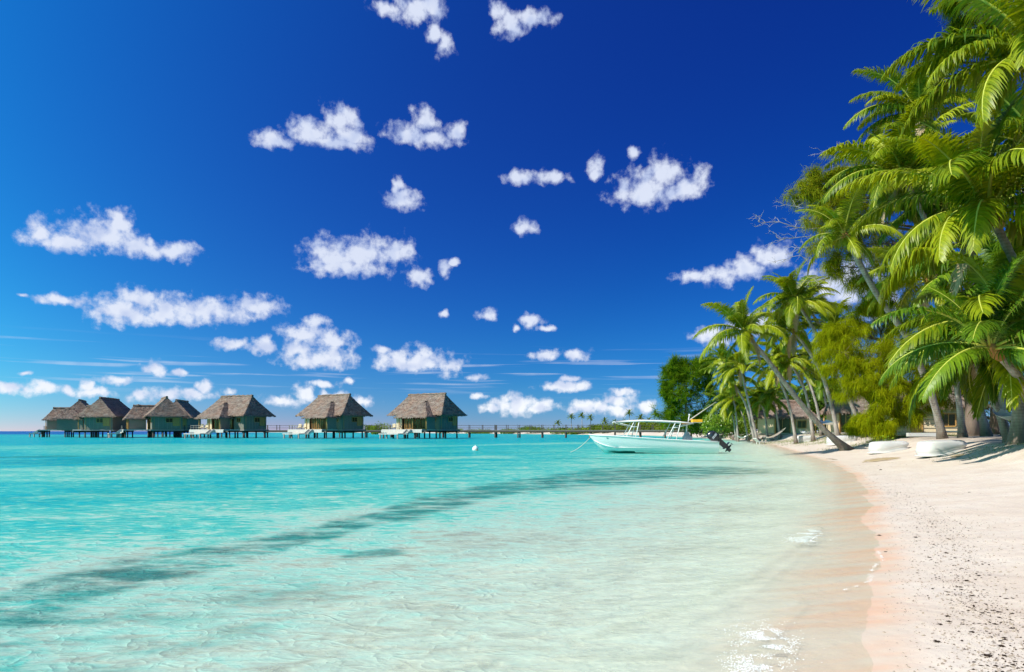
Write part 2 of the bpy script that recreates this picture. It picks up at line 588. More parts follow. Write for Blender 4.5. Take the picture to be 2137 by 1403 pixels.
def water_fn(t):
    pos = t.n('ShaderNodeNewGeometry').outputs['Position']
    dep = t.n('ShaderNodeAttribute', attribute_name='depth').outputs['Fac']
    weed = t.n('ShaderNodeAttribute', attribute_name='weed').outputs['Fac']
    deep = t.n('ShaderNodeAttribute', attribute_name='open_sea').outputs['Fac']
    flat = t.v('MULTIPLY', pos, (1, 1, 0))
    patch = t.noise(t.v('MULTIPLY', flat, (0.8, 1.3, 0)), 0.42, 7, 0.66, 0.4)
    fleck = t.noise(t.v('MULTIPLY', flat, (0.8, 1.7, 0)), 3.0, 4, 0.62, 0.8)
    d2 = t.m('MULTIPLY', dep, t.rng(patch, 0.28, 0.72, 0.5, 1.55, smooth=False))
    d2 = t.m('MULTIPLY', d2, t.rng(fleck, 0.32, 0.68, 0.45, 1.65, smooth=False))
    col = t.ramp(t.m('MULTIPLY', d2, 0.25), [
        (0.0, (0.68, 0.69, 0.54)), (0.07, (0.58, 0.70, 0.56)), (0.17, (0.38, 0.64, 0.52)), (0.30, (0.10, 0.46, 0.375)),
        (0.50, (0.018, 0.36, 0.340)), (0.80, (0.002, 0.305, 0.345)), (1.0, (0.0, 0.235, 0.335))])
    wn = t.noise(t.v('MULTIPLY', flat, (0.7, 1.5, 0)), 1.0, 7, 0.74)
    wf = t.m('MULTIPLY', t.rng(weed, 0.0, 0.8), t.rng(t.m('MULTIPLY_ADD', weed, 0.12, wn), 0.44, 0.70, 0.0, 0.92))
    col = t.mix(wf, col, (0.010, 0.165, 0.140))
    col = t.mix(deep, col, (0.0, 0.085, 0.30))
    # wind ripples: three sizes, crested
    q = t.v('MULTIPLY', flat, (1.0, 1.35, 0))
    a = t.noise(q, 3.0, 1.5, 0.5, 1.0)
    b = t.noise(q, 7.5, 2.0, 0.5, 1.0)
    ra = t.m('ABSOLUTE', t.m('SUBTRACT', a, 0.5))
    rb = t.m('ABSOLUTE', t.m('SUBTRACT', b, 0.5))
    na = t.m('MAXIMUM', t.m('MULTIPLY_ADD', ra, -6.5, 1.0), 0.0)
    nb_ = t.m('MAXIMUM', t.m('MULTIPLY_ADD', rb, -6.5, 1.0), 0.0)
    calm = t.rng(dep, 0.02, 0.30, 0.25, 1.0)
    h = t.m('ADD', t.m('MULTIPLY', t.m('MULTIPLY', na, na), 0.0105), t.m('MULTIPLY', t.m('MULTIPLY', nb_, nb_), 0.0048))
    h = t.m('MULTIPLY', t.m('ADD', h, t.m('MULTIPLY', ra, -0.03)), calm)
    nb = t.n('ShaderNodeBump', ins={'Strength': 0.46, 'Distance': 1.0, 'Height': h}).outputs[0]
    nb2 = nb
    dif = t.n('ShaderNodeBsdfDiffuse', ins={'Color': col, 'Normal': nb})
    clear = t.n('ShaderNodeBsdfTransparent', ins={'Color': (0.97, 1.0, 0.985, 1)})
    op = t.m('SUBTRACT', 1.0, t.m('POWER', 2.718, t.m('MULTIPLY', d2, -2.3)))
    body = t.n('ShaderNodeMixShader', ins={0: op, 1: clear.outputs[0], 2: dif.outputs[0]})
    gl = t.n('ShaderNodeBsdfGlossy', ins={'Color': (1, 1, 1, 1), 'Roughness': 0.10, 'Normal': nb2})
    fr = t.n('ShaderNodeFresnel', ins={'IOR': 1.33, 'Normal': nb2})
    mx = t.n('ShaderNodeMixShader', ins={0: t.m('MULTIPLY', t.m('MINIMUM', fr.outputs[0], 0.6), 0.24), 1: body.outputs[0], 2: gl.outputs[0]})
    return mx.outputs[0]


def thatch_fn(t):
    oc = t.n('ShaderNodeTexCoord').outputs['Object']
    n = t.noise(t.v('MULTIPLY', oc, (0.6, 0.6, 1.6)), 1.5, 6, 0.75)
    st = t.noise(t.v('MULTIPLY', oc, (6, 6, 0.9)), 2.4, 4, 0.7)
    big = t.noise(oc, 0.5, 3, 0.6)
    f = t.m('ADD', t.m('MULTIPLY', n, 0.5), t.m('MULTIPLY', st, 0.5))
    c = t.ramp(f, [(0.32, (0.055, 0.040, 0.032)), (0.45, (0.17, 0.130, 0.108)), (0.55, (0.30, 0.245, 0.205)), (0.68, (0.47, 0.405, 0.35))])
    c = t.mix(t.rng(big, 0.35, 0.7), c, t.v('MULTIPLY', c, (1.12, 0.95, 0.86)))
    return principled(t, c, 0.95, bump(t, f, 1.0, 0.35), 0.05)


def trunk_fn(t):
    oc = t.n('ShaderNodeTexCoord').outputs['Object']
    z = t.n('ShaderNodeSeparateXYZ', ins={0: oc}).outputs[2]
    wob = t.noise(oc, 3.0, 3, 0.6)
    ring = t.m('SINE', t.m('MULTIPLY_ADD', wob, 9.0, t.m('MULTIPLY', z, 52.0)))
    n = t.noise(t.v('MULTIPLY', oc, (1, 1, 0.35)), 5.0, 5, 0.65)
    f = t.m('ADD', t.m('MULTIPLY', n, 0.85), t.m('MULTIPLY', t.m('MULTIPLY', ring, t.noise(oc, 7.0, 2)), 0.085))
    c = t.ramp(f, [(0.18, (0.13, 0.105, 0.085)), (0.40, (0.30, 0.26, 0.225)), (0.62, (0.46, 0.41, 0.365))])
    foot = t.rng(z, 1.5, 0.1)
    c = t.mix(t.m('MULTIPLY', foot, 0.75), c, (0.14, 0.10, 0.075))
    return principled(t, c, 0.88, bump(t, f, 0.8, 0.03), 0.2)


M = {}
M['sand'] = mat('coral_sand', sand_fn)
M['water'] = mat('lagoon_water', water_fn)
M['thatch'] = mat('thatch', thatch_fn)
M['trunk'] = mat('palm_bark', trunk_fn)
M['bark'] = simple('casuarina_bark', (0.20, 0.15, 0.12), 0.9, 0.25, 3, 0.8, 0.1, (1, 1, 0.3))
M['dead'] = simple('dead_twig', (0.38, 0.35, 0.33), 0.9, 0.2, 4, 0.3, 0.1)
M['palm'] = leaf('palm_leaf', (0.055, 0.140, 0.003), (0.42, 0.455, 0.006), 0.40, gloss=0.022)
M['palm2'] = leaf('palm_leaf_shady', (0.040, 0.120, 0.006), (0.22, 0.34, 0.010), 0.38, gloss=0.022)  # darker copy of the palm leaf, grove shade put into its colour
M['rib'] = simple('palm_midrib', (0.42, 0.44, 0.06), 0.5, 0.15, 3, 0.1)
M['drytip'] = leaf('dry_palm_leaf', (0.30, 0.20, 0.10), (0.52, 0.40, 0.22), 0.15, 0.7)
M['fibre'] = simple('palm_fibre', (0.28, 0.15, 0.05), 0.9, 0.3, 8, 0.8, 0.1)
M['coco'] = simple('coconut_husk', (0.42, 0.34, 0.06), 0.55, 0.3, 5, 0.2)
M['needle'] = leaf('casuarina_needles', (0.13, 0.19, 0.005), (0.47, 0.50, 0.010), 0.45, 0.6, 1.6, 0)
M['needle_dark'] = leaf('casuarina_needles_dark', (0.035, 0.105, 0.006), (0.26, 0.39, 0.014), 0.42, 0.6, 0.9, 0)
M['needle_high'] = leaf('casuarina_needles_olive', (0.10, 0.155, 0.008), (0.42, 0.43, 0.020), 0.45, 0.6, 1.2, 0)
M['bushleaf'] = leaf('broad_leaf', (0.060, 0.150, 0.006), (0.25, 0.36, 0.012), 0.35, 0.35, 1.2, 0.04)
M['darkleaf'] = leaf('broad_leaf_dark', (0.022, 0.062, 0.005), (0.09, 0.16, 0.010), 0.3, 0.4, 0.8, 0.02)
M['farleaf'] = leaf('far_leaf', (0.075, 0.125, 0.012), (0.25, 0.31, 0.030), 0.3, 0.5, 0.3, 0)
M['wood'] = simple('weathered_timber', (0.27, 0.25, 0.22), 0.8, 0.25, 2, 0.5, 0.2, (4, 4, 0.6))
M['pile'] = simple('wet_pile_timber', (0.085, 0.075, 0.062), 0.75, 0.3, 2, 0.5, 0.25, (3, 3, 0.5))
M['deckwood'] = simple('sun_bleached_deck', (0.50, 0.47, 0.43), 0.75, 0.18, 3, 0.4, 0.2, (1, 5, 1))
M['wall'] = simple('grey_board_wall', (0.19, 0.185, 0.15), 0.8, 0.2, 1.5, 0.4, 0.2, (1, 1, 6))
M['cream'] = simple('cream_woven_wall', (0.62, 0.50, 0.33), 0.8, 0.14, 5, 0.4, 0.2)
M['ochre'] = simple('ochre_timber', (0.44, 0.24, 0.07), 0.6, 0.2, 3, 0.3)
M['glass'] = mat('dark_window_glass', lambda t: principled(t, (0.055, 0.032, 0.016), 0.18, None, 0.18))
M['white'] = simple('white_gelcoat', (0.78, 0.79, 0.78), 0.3, 0.035, 1.2, 0.03, 0.5)
M['tub'] = simple('white_moulded_plastic', (0.60, 0.59, 0.565), 0.32, 0.05, 1.5, 0.05, 0.5)
M['paint'] = simple('white_painted_tube', (0.80, 0.80, 0.79), 0.35, 0.05, 4, 0.05, 0.5)
M['greyp'] = simple('grey_console_panel', (0.40, 0.42, 0.46), 0.45, 0.08, 3, 0.05)
M['black'] = simple('black_cowling', (0.018, 0.022, 0.030), 0.22, 0.12, 3, 0.03, 0.6)
M['silver'] = simple('decal_silver', (0.55, 0.58, 0.62), 0.4, 0.05, 3, 0.0)
M['teal'] = simple('teal_antifouling', (0.008, 0.165, 0.135), 0.6, 0.2, 2, 0.2)
M['orange'] = simple('orange_float_cloth', (0.85, 0.27, 0.02), 0.7, 0.08, 4, 0.2)
M['amber'] = simple('amber_float_cloth', (0.88, 0.42, 0.02), 0.7, 0.08, 4, 0.2)
M['rope'] = simple('pale_rope', (0.55, 0.52, 0.44), 0.9, 0.2, 20, 0.4)
M['canvas'] = simple('white_hammock_canvas', (0.70, 0.69, 0.66), 0.85, 0.08, 6, 0.25)
M['rock'] = simple('coral_rock', (0.36, 0.31, 0.26), 0.92, 0.35, 1.4, 0.9, 0.1)
M['foam'] = mat('sea_foam', lambda t: principled(t, (0.82, 0.84, 0.84), 0.6, None, 0.3))
M['weed_dry'] = simple('dry_seaweed', (0.045, 0.030, 0.022), 0.9, 0.4, 30, 0.6, 0.1)
M['crumb'] = simple('coral_crumb', (0.34, 0.27, 0.21), 0.9, 0.3, 40, 0.4, 0.1)
M['grass'] = leaf('grass_blade', (0.08, 0.13, 0.015), (0.24, 0.27, 0.04), 0.3, 0.5, 0.5)
M['skin'] = simple('skin', (0.30, 0.16, 0.10), 0.6, 0.05, 4, 0.05)
M['hair'] = simple('dark_hair', (0.015, 0.012, 0.010), 0.6, 0.1, 9, 0.2)
M['shirt'] = simple('white_shirt', (0.78, 0.78, 0.80), 0.85, 0.05, 6, 0.2)
M['shorts'] = simple('dark_shorts', (0.05, 0.055, 0.07), 0.85, 0.1, 6, 0.2)

# ------------------------------------------------------------------ the setting: sand, lagoon
def polar_grid(ncol, rows):
    """sheet of rings round the camera's foot: fine where one looks from, coarse all round"""
    a_in = np.linspace(-0.72, 0.72, ncol)
    a_out = np.linspace(0.72, 2 * math.pi - 0.72, 60)[1:-1]
    ang = np.concatenate([a_in, a_out])
    r = np.array(rows)
    rr, aa = np.meshgrid(r, ang, indexing='ij')
    # distance counted along the view where the view goes, so that rows stay level
    k = np.where(np.abs(np.where(aa > math.pi, aa - 2 * math.pi, aa)) < 0.75, 1 / np.cos(np.clip(np.where(aa > math.pi, aa - 2 * math.pi, aa), -0.75, 0.75)), 1 / math.cos(0.75))
    x, y = rr * k * np.sin(aa), rr * k * np.cos(aa)
    nr, nc = x.shape
    i = np.arange(nr - 1)[:, None] * nc
    j = np.arange(nc)[None, :]
    j2 = (j + 1) % nc
    Fq = np.stack([i + j, i + nc + j, i + nc + j2, i + j2], axis=-1).reshape(-1, 4)
    return x.ravel(), y.ravel(), Fq, nc


def rows(n1, n2):
    q = np.concatenate([np.linspace(1500, 560, 24)[:-1], np.linspace(560, 22, n1), np.geomspace(22, 0.11, n2)[1:]])
    return CAMZ * F / q


def px_poly(pts, z=0.0):
    return np.array([ground(a, b, z) for a, b in pts])


def make_sand():
    x, y, Fq, nc = polar_grid(430, rows(330, 90))
    s = shore_s(x, y)
    z = land_z(x, y, s)
    # the far sea floor drops out of sight
    V = np.stack([x, y, z], axis=1)
    V = np.vstack([V, [[0, 0, gz(0, 0)]]])
    cen = len(V) - 1
    tri = np.array([[cen, (k + 1) % nc, k, k] for k in range(nc)])
    me = np_mesh('beach', V, Fq[:, ::-1], M['sand'], True, {'inland': np.append(s, -2.0)})
    o = link('beach', me)
    tag(o, kind='structure')
    return o


def make_water():
    x, y, Fq, nc = polar_grid(560, rows(560, 80))
    s = shore_s(x, y)
    z0 = land_z(x, y, s)
    depth = np.clip(-z0, 0.0, 2.6)
    depth = np.where(s < -14, np.maximum(depth, 1.5), depth)
    hole = fbm(x * 0.02, y * 0.035, 21, 3)
    depth = depth * np.where(s < -14, 0.75 + 0.55 * hole, 1.0)
    weed = np.zeros_like(x)
    h = np.zeros_like(x)

    def streak(pts, hw, amt, rag=0.6):
        P_ = px_poly(pts)
        d, _ = polyline_dist(x, y, P_)
        w = hw(y) if callable(hw) else hw
        edge = np.maximum(0.15, 1 + rag * 3.2 * (fbm(x * 0.35 / np.maximum(w, 0.3), y * 0.6 / np.maximum(w, 0.3), 31, 5) - 0.5))
        u = np.clip(1.45 * (1 - d / (w * edge * 1.25)), 0, 1)
        return amt * u * u * (3 - 2 * u)

    lw = lambda Y: np.clip(0.095 * Y, 0.65, 2.2)
    weed = np.maximum(weed, streak([(-80, 1312), (0, 1272), (150, 1222), (300, 1192), (450, 1165), (650, 1118), (780, 1082), (900, 1052), (1000, 1032), (1100, 1012)], lw, 0.8, 0.8))
    weed = np.maximum(weed, streak([(1000, 1030), (1100, 1012), (1250, 995), (1400, 984), (1470, 982)], lambda Y: np.clip(0.11 * Y, 1.6, 3.2), 0.9, 0.8))
    weed = np.maximum(weed, streak([(560, 1052), (700, 1030), (850, 1012)], 1.3, 0.22, 0.9))
    weed = np.maximum(weed, streak([(-40, 1050), (200, 1030), (420, 1018)], 1.8, 0.25, 0.9))
    weed = np.maximum(weed, streak([(200, 1350), (420, 1290), (560, 1240)], 0.9, 0.40, 0.9))
    weed = np.maximum(weed, streak([(760, 1160), (800, 1155)], 0.35, 0.6, 0.9))
    weed = np.maximum(weed, streak([(0, 1330), (140, 1320)], 0.5, 0.5, 0.9))
    weed = np.maximum(weed, streak([(-60, 955), (60, 954), (105, 953)], 2.0, 0.75, 0.5))
    weed = np.maximum(weed, streak([(-60, 966), (150, 964), (330, 957), (520, 946)], 4.5, 0.42, 0.8))
    weed = np.maximum(weed, streak([(690, 939), (760, 940), (835, 939)], 1.5, 0.9, 0.4))
    weed = np.maximum(weed, streak([(590, 937), (660, 938)], 1.2, 0.6, 0.4))
    weed = np.maximum(weed, streak([(700, 982), (760, 979), (850, 977)], 0.85, 0.8, 0.8))
    weed = np.maximum(weed, streak([(865, 924), (945, 923)], 2.2, 0.6, 0.4))
    weed = np.maximum(weed, streak([(180, 937), (215, 937)], 1.2, 0.5, 0.4))
    weed = np.maximum(weed, streak([(900, 945), (1050, 946), (1180, 943)], 1.9, 0.38, 0.6))
    weed = np.maximum(weed, streak([(1165, 957), (1215, 956), (1300, 959), (1420, 961), (1500, 961), (1565, 963)], 0.42, 0.85, 0.35))  # thin dark line across the shallows, drawn through the same mask
    # pale sand bars
    for pts, hw, k in (([(-80, 990), (200, 985), (450, 972), (800, 958), (1000, 955)], 4.6, 0.55), ([(-80, 935), (250, 931), (500, 941), (700, 929), (900, 932), (1200, 925)], 11.0, 0.5),
                       ([(-80, 1080), (300, 1065), (500, 1060)], 1.2, 0.2), ([(480, 1150), (620, 1102), (760, 1065)], 0.6, 0.3), ([(-60, 1240), (120, 1200), (260, 1160)], 0.6, 0.35)):
        b = streak(pts, hw, 1.0, 0.9)
        depth = depth * (1 - k * b)
    # a low wave running in, and its follower
    for pts, wd, ht in (([(1712, 1106), (1660, 1148), (1600, 1186), (1560, 1216), (1480, 1247), (1380, 1283), (1230, 1330), (1050, 1380)], 0.13, 0.050),
                        ([(1672, 1255), (1640, 1285), (1600, 1320), (1575, 1365), (1560, 1420)], 0.08, 0.035)):
        P_ = px_poly(pts)
        d, sd = polyline_dist(x, y, P_)
        sgn = d * sd
        w2 = np.where(sgn < 0, wd * 0.42, wd * 1.5)
        tl = np.clip((x - P_[-1][0]) / 1.5, 0.1, 1)
        h += ht * np.exp(-(sgn / w2) ** 2) * (0.65 + 0.7 * fbm(x * 2.2, y * 2.2, 8, 2)) * tl
    r = np.hypot(x, y)
    near = np.clip(1.4 - r / 40, 0, 1) * np.clip(depth / 0.35, 0, 1)
    h += near * 0.020 * (fbm(x * 1.1, y * 1.6, 41, 3) - 0.5) * 2
    az = np.arctan2(x, y)
    deep = np.clip((y - 260) / 130, 0, 1) * np.clip((-0.33 - az) / 0.10, 0, 1) + np.clip((r - 1500) / 800, 0, 1)
    deep = np.clip(np.where(s > -20, 0, deep), 0, 1)
    V = np.stack([x, y, h], axis=1)
    me = np_mesh('lagoon', V, Fq[:, ::-1], M['water'], True, {'depth': depth, 'weed': weed, 'open_sea': deep})
    o = link('lagoon', me)
    tag(o, kind='structure')
    return o


make_sand()
make_water()

# ------------------------------------------------------------------ palms
def frond_mesh(name, e0, e1, seed, n=100, fold=0.35, mats=None, hang=1.0, width=0.0072):
    """coconut frond, one unit long, leaving the origin along +X at elevation e0 and arching over to e1"""
    rg = np.random.RandomState(seed)
    K = 40
    ts = np.linspace(0, 1, K + 1)
    ang = np.radians(e0 + (e1 - e0) * ts ** 1.25)
    dx, dz = np.cos(ang) / K, np.sin(ang) / K
    px = np.concatenate([[0], np.cumsum(dx)[:-1]]); pz = np.concatenate([[0], np.cumsum(dz)[:-1]])
    sway = 0.05 * rg.randn() * ts ** 2
    mb = MB()
    mb.tube([(px[i], sway[i], pz[i]) for i in range(0, K + 1, 3)] + [(px[K], sway[K], pz[K])],
            [0.013 * (1 - 0.86 * ts[i]) + 0.001 for i in range(0, K + 1, 3)] + [0.001], 5, 1)
    for side in (-1, 1):
        for i in range(n):
            t = 0.10 + 0.90 * (i + 0.5 * rg.rand()) / n
            f = t * K
            k = min(int(f), K - 1); fr = f - k
            b = Vector((px[k] + (px[k + 1] - px[k]) * fr, sway[k], pz[k] + (pz[k + 1] - pz[k]) * fr))
            a = ang[k]
            T = Vector((math.cos(a), 0, math.sin(a)))
            Nn = Vector((-math.sin(a), 0, math.cos(a)))
            fwd = 0.35 + 0.75 * t + 0.12 * rg.randn()
            L = 0.225 * math.sin(math.pi * min(1.0, 0.16 + 0.80 * t)) ** 0.7 * (1 + 0.14 * rg.randn())
            if L < 0.02:
                continue
            d = (Vector((0, side, 0)) * math.cos(fold) + Nn * math.sin(fold)) + T * fwd
            d.normalize()
            w = width * (0.75 + 0.5 * math.sin(math.pi * t))
            wv = (T * 0.85 + Nn * 0.25 - d * d.dot(T) * 0.85)
            if wv.length < 1e-4:
                continue
            wv.normalize()
            pts = [b]
            dd = d.copy()
            g = hang * (0.26 + 0.42 * rg.rand())
            for q in range(3):
                dd = dd + Vector((0, 0, -g * (0.6 + q * 0.7)))
                dd.normalize()
                pts.append(pts[-1] + dd * (L / 3))
            ws = (w * 0.7, w, w * 0.7)
            vs = []
            for q in range(3):
                vs += [pts[q] - wv * ws[q], pts[q] + wv * ws[q]]
            vs.append(pts[3])
            mb.add(vs, [(0, 1, 3, 2), (2, 3, 5, 4), (4, 5, 6)], 0)
    return mb.mesh(name, mats or [M['palm'], M['rib']], True)


FR = {}
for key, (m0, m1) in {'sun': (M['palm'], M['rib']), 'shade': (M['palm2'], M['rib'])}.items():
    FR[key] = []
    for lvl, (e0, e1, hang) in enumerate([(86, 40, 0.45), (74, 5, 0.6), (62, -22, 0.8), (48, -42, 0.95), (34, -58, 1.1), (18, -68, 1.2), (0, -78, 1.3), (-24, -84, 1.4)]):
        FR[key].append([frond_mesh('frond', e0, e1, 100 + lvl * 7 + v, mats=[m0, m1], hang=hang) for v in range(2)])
FR_DRY = [frond_mesh('dry_frond', -52, -86, 400, n=60, mats=[M['drytip'], M['drytip']], hang=1.5), frond_mesh('dry_frond', -35, -85, 401, n=60, mats=[M['drytip'], M['drytip']], hang=1.5)]
FR_FALLEN = frond_mesh('fallen_frond', 8, -8, 402, n=64, fold=0.1, mats=[M['drytip'], M['drytip']], hang=0.25)
FR_FAR = [frond_mesh('frond', e0, e1, 500 + i, n=22, mats=[M['farleaf'], M['farleaf']], hang=1.0, width=0.03) for i, (e0, e1) in enumerate([(80, 20), (55, -30), (30, -60), (5, -75)])]


def spline(pts, n):
    """smooth path through points"""
    P_ = [Vector(p) for p in pts]
    P_ = [P_[0] * 2 - P_[1]] + P_ + [P_[-1] * 2 - P_[-2]]
    out = []
    seg = len(P_) - 3
    for i in range(n + 1):
        u = i / n * seg
        k = min(int(u), seg - 1)
        t = u - k
        a, b, c, d = P_[k:k + 4]
        out.append(0.5 * ((2 * b) + (c - a) * t + (2 * a - 5 * b + 4 * c - d) * t * t + (3 * b - a - 3 * c + d) * t ** 3))
    return out


COCO = MB().ball((0, 0, 0), (0.12, 0.12, 0.15), 8, 6).mesh('coconut', M['coco'], True)


def palm(path, label, size=3.6, nf=20, r=0.15, seed=1, tone='sun', group=None, dry=1, coco=0, low=1.0, lean_az=None, flare=2.0, name='coconut_palm'):
    """path: world points from the foot of the trunk to the heart of the crown"""
    rg = random.Random(seed)
    foot = Vector(path[0])
    o = thing(name, label, 'palm tree', foot, 0, group)
    pts = spline([Vector(p) - foot for p in path], 22)
    pts[0] = pts[0] - Vector((0, 0, 0.25))
    L = sum((pts[i + 1] - pts[i]).length for i in range(len(pts) - 1))
    rad, acc = [], 0.0
    for i, p in enumerate(pts):
        if i:
            acc += (pts[i] - pts[i - 1]).length
        u = acc / L
        rr = r * (1.12 - 0.40 * u) + r * (flare - 1) * math.exp(-acc / 0.55)
        rad.append(rr * (1 + 0.05 * math.sin(acc * 9)))
    MB().tube(pts, rad, 10).build('trunk', M['trunk'], o, True)
    top = pts[-1]
    tdir = (pts[-1] - pts[-4]).normalized()
    MB().tube([top - tdir * 0.35, top - tdir * 0.1, top + tdir * 0.25, top + tdir * 0.55], [r * 0.8, r * 1.35, r * 1.15, r * 0.35], 9).build('leaf_base', M['fibre'], o, True)
    tilt = Vector((0, 0, 1)).rotation_difference((tdir + Vector((0, 0, 1.6))).normalized())
    fr = FR[tone]
    nf = int(nf * 1.25)
    for i in range(nf):
        u = (i + 0.5) / nf
        lvl = min(7, int((u ** 0.85) * 7.2 * low + rg.uniform(-0.5, 0.6)))
        lvl = max(0, lvl)
        me = fr[lvl][rg.randrange(2)]
        f = link('frond', me, o)
        a = i * 2.39996 + rg.uniform(-0.35, 0.35)
        s = size * 1.12 * rg.uniform(0.80, 1.12) * (0.80 if lvl == 0 else 1.0) * (0.9 if lvl == 7 else 1.0)
        f.rotation_mode = 'QUATERNION'
        f.rotation_quaternion = tilt @ Vector((0, 0, 1)).rotation_difference(Vector((0, 0, 1))) @ Matrix.Rotation(a, 3, 'Z').to_quaternion() @ Matrix.Rotation(rg.uniform(-0.35, 0.35), 3, 'X').to_quaternion()
        f.location = top + tdir * (0.42 - 0.30 * u) + Vector((math.cos(a), math.sin(a), 0)) * r * 0.6
        f.scale = (s, s, s)
    for i in range(dry):
        f = link('dry_frond', FR_DRY[i % 2], o)
        a = rg.uniform(0, 6.28)
        f.rotation_euler = (0, 0, a)
        f.location = top - tdir * 0.05 + Vector((math.cos(a), math.sin(a), 0)) * r
        s = size * 0.72
        f.scale = (s, s, s)
    for i in range(coco):
        c = link('coconut', COCO, o)
        a = i * 2.4
        c.location = top + Vector((math.cos(a) * (r + 0.10), math.sin(a) * (r + 0.10), -0.16 - 0.11 * (i % 3)))
    return o


def ppath(bpx, Y, mids, cpx, cpy, dY=0.0, lower=0.0):
    """trunk path: foot on the ground, way points and crown given by their places in the photograph"""
    foot = place(bpx, Y)
    n = len(mids) + 1
    out = [foot - Vector((0, 0, lower))]
    for i, (a, b) in enumerate(mids):
        out.append(lift(a, b, Y + dY * (i + 1) / n))
    out.append(lift(cpx, cpy, Y + dY))
    return out


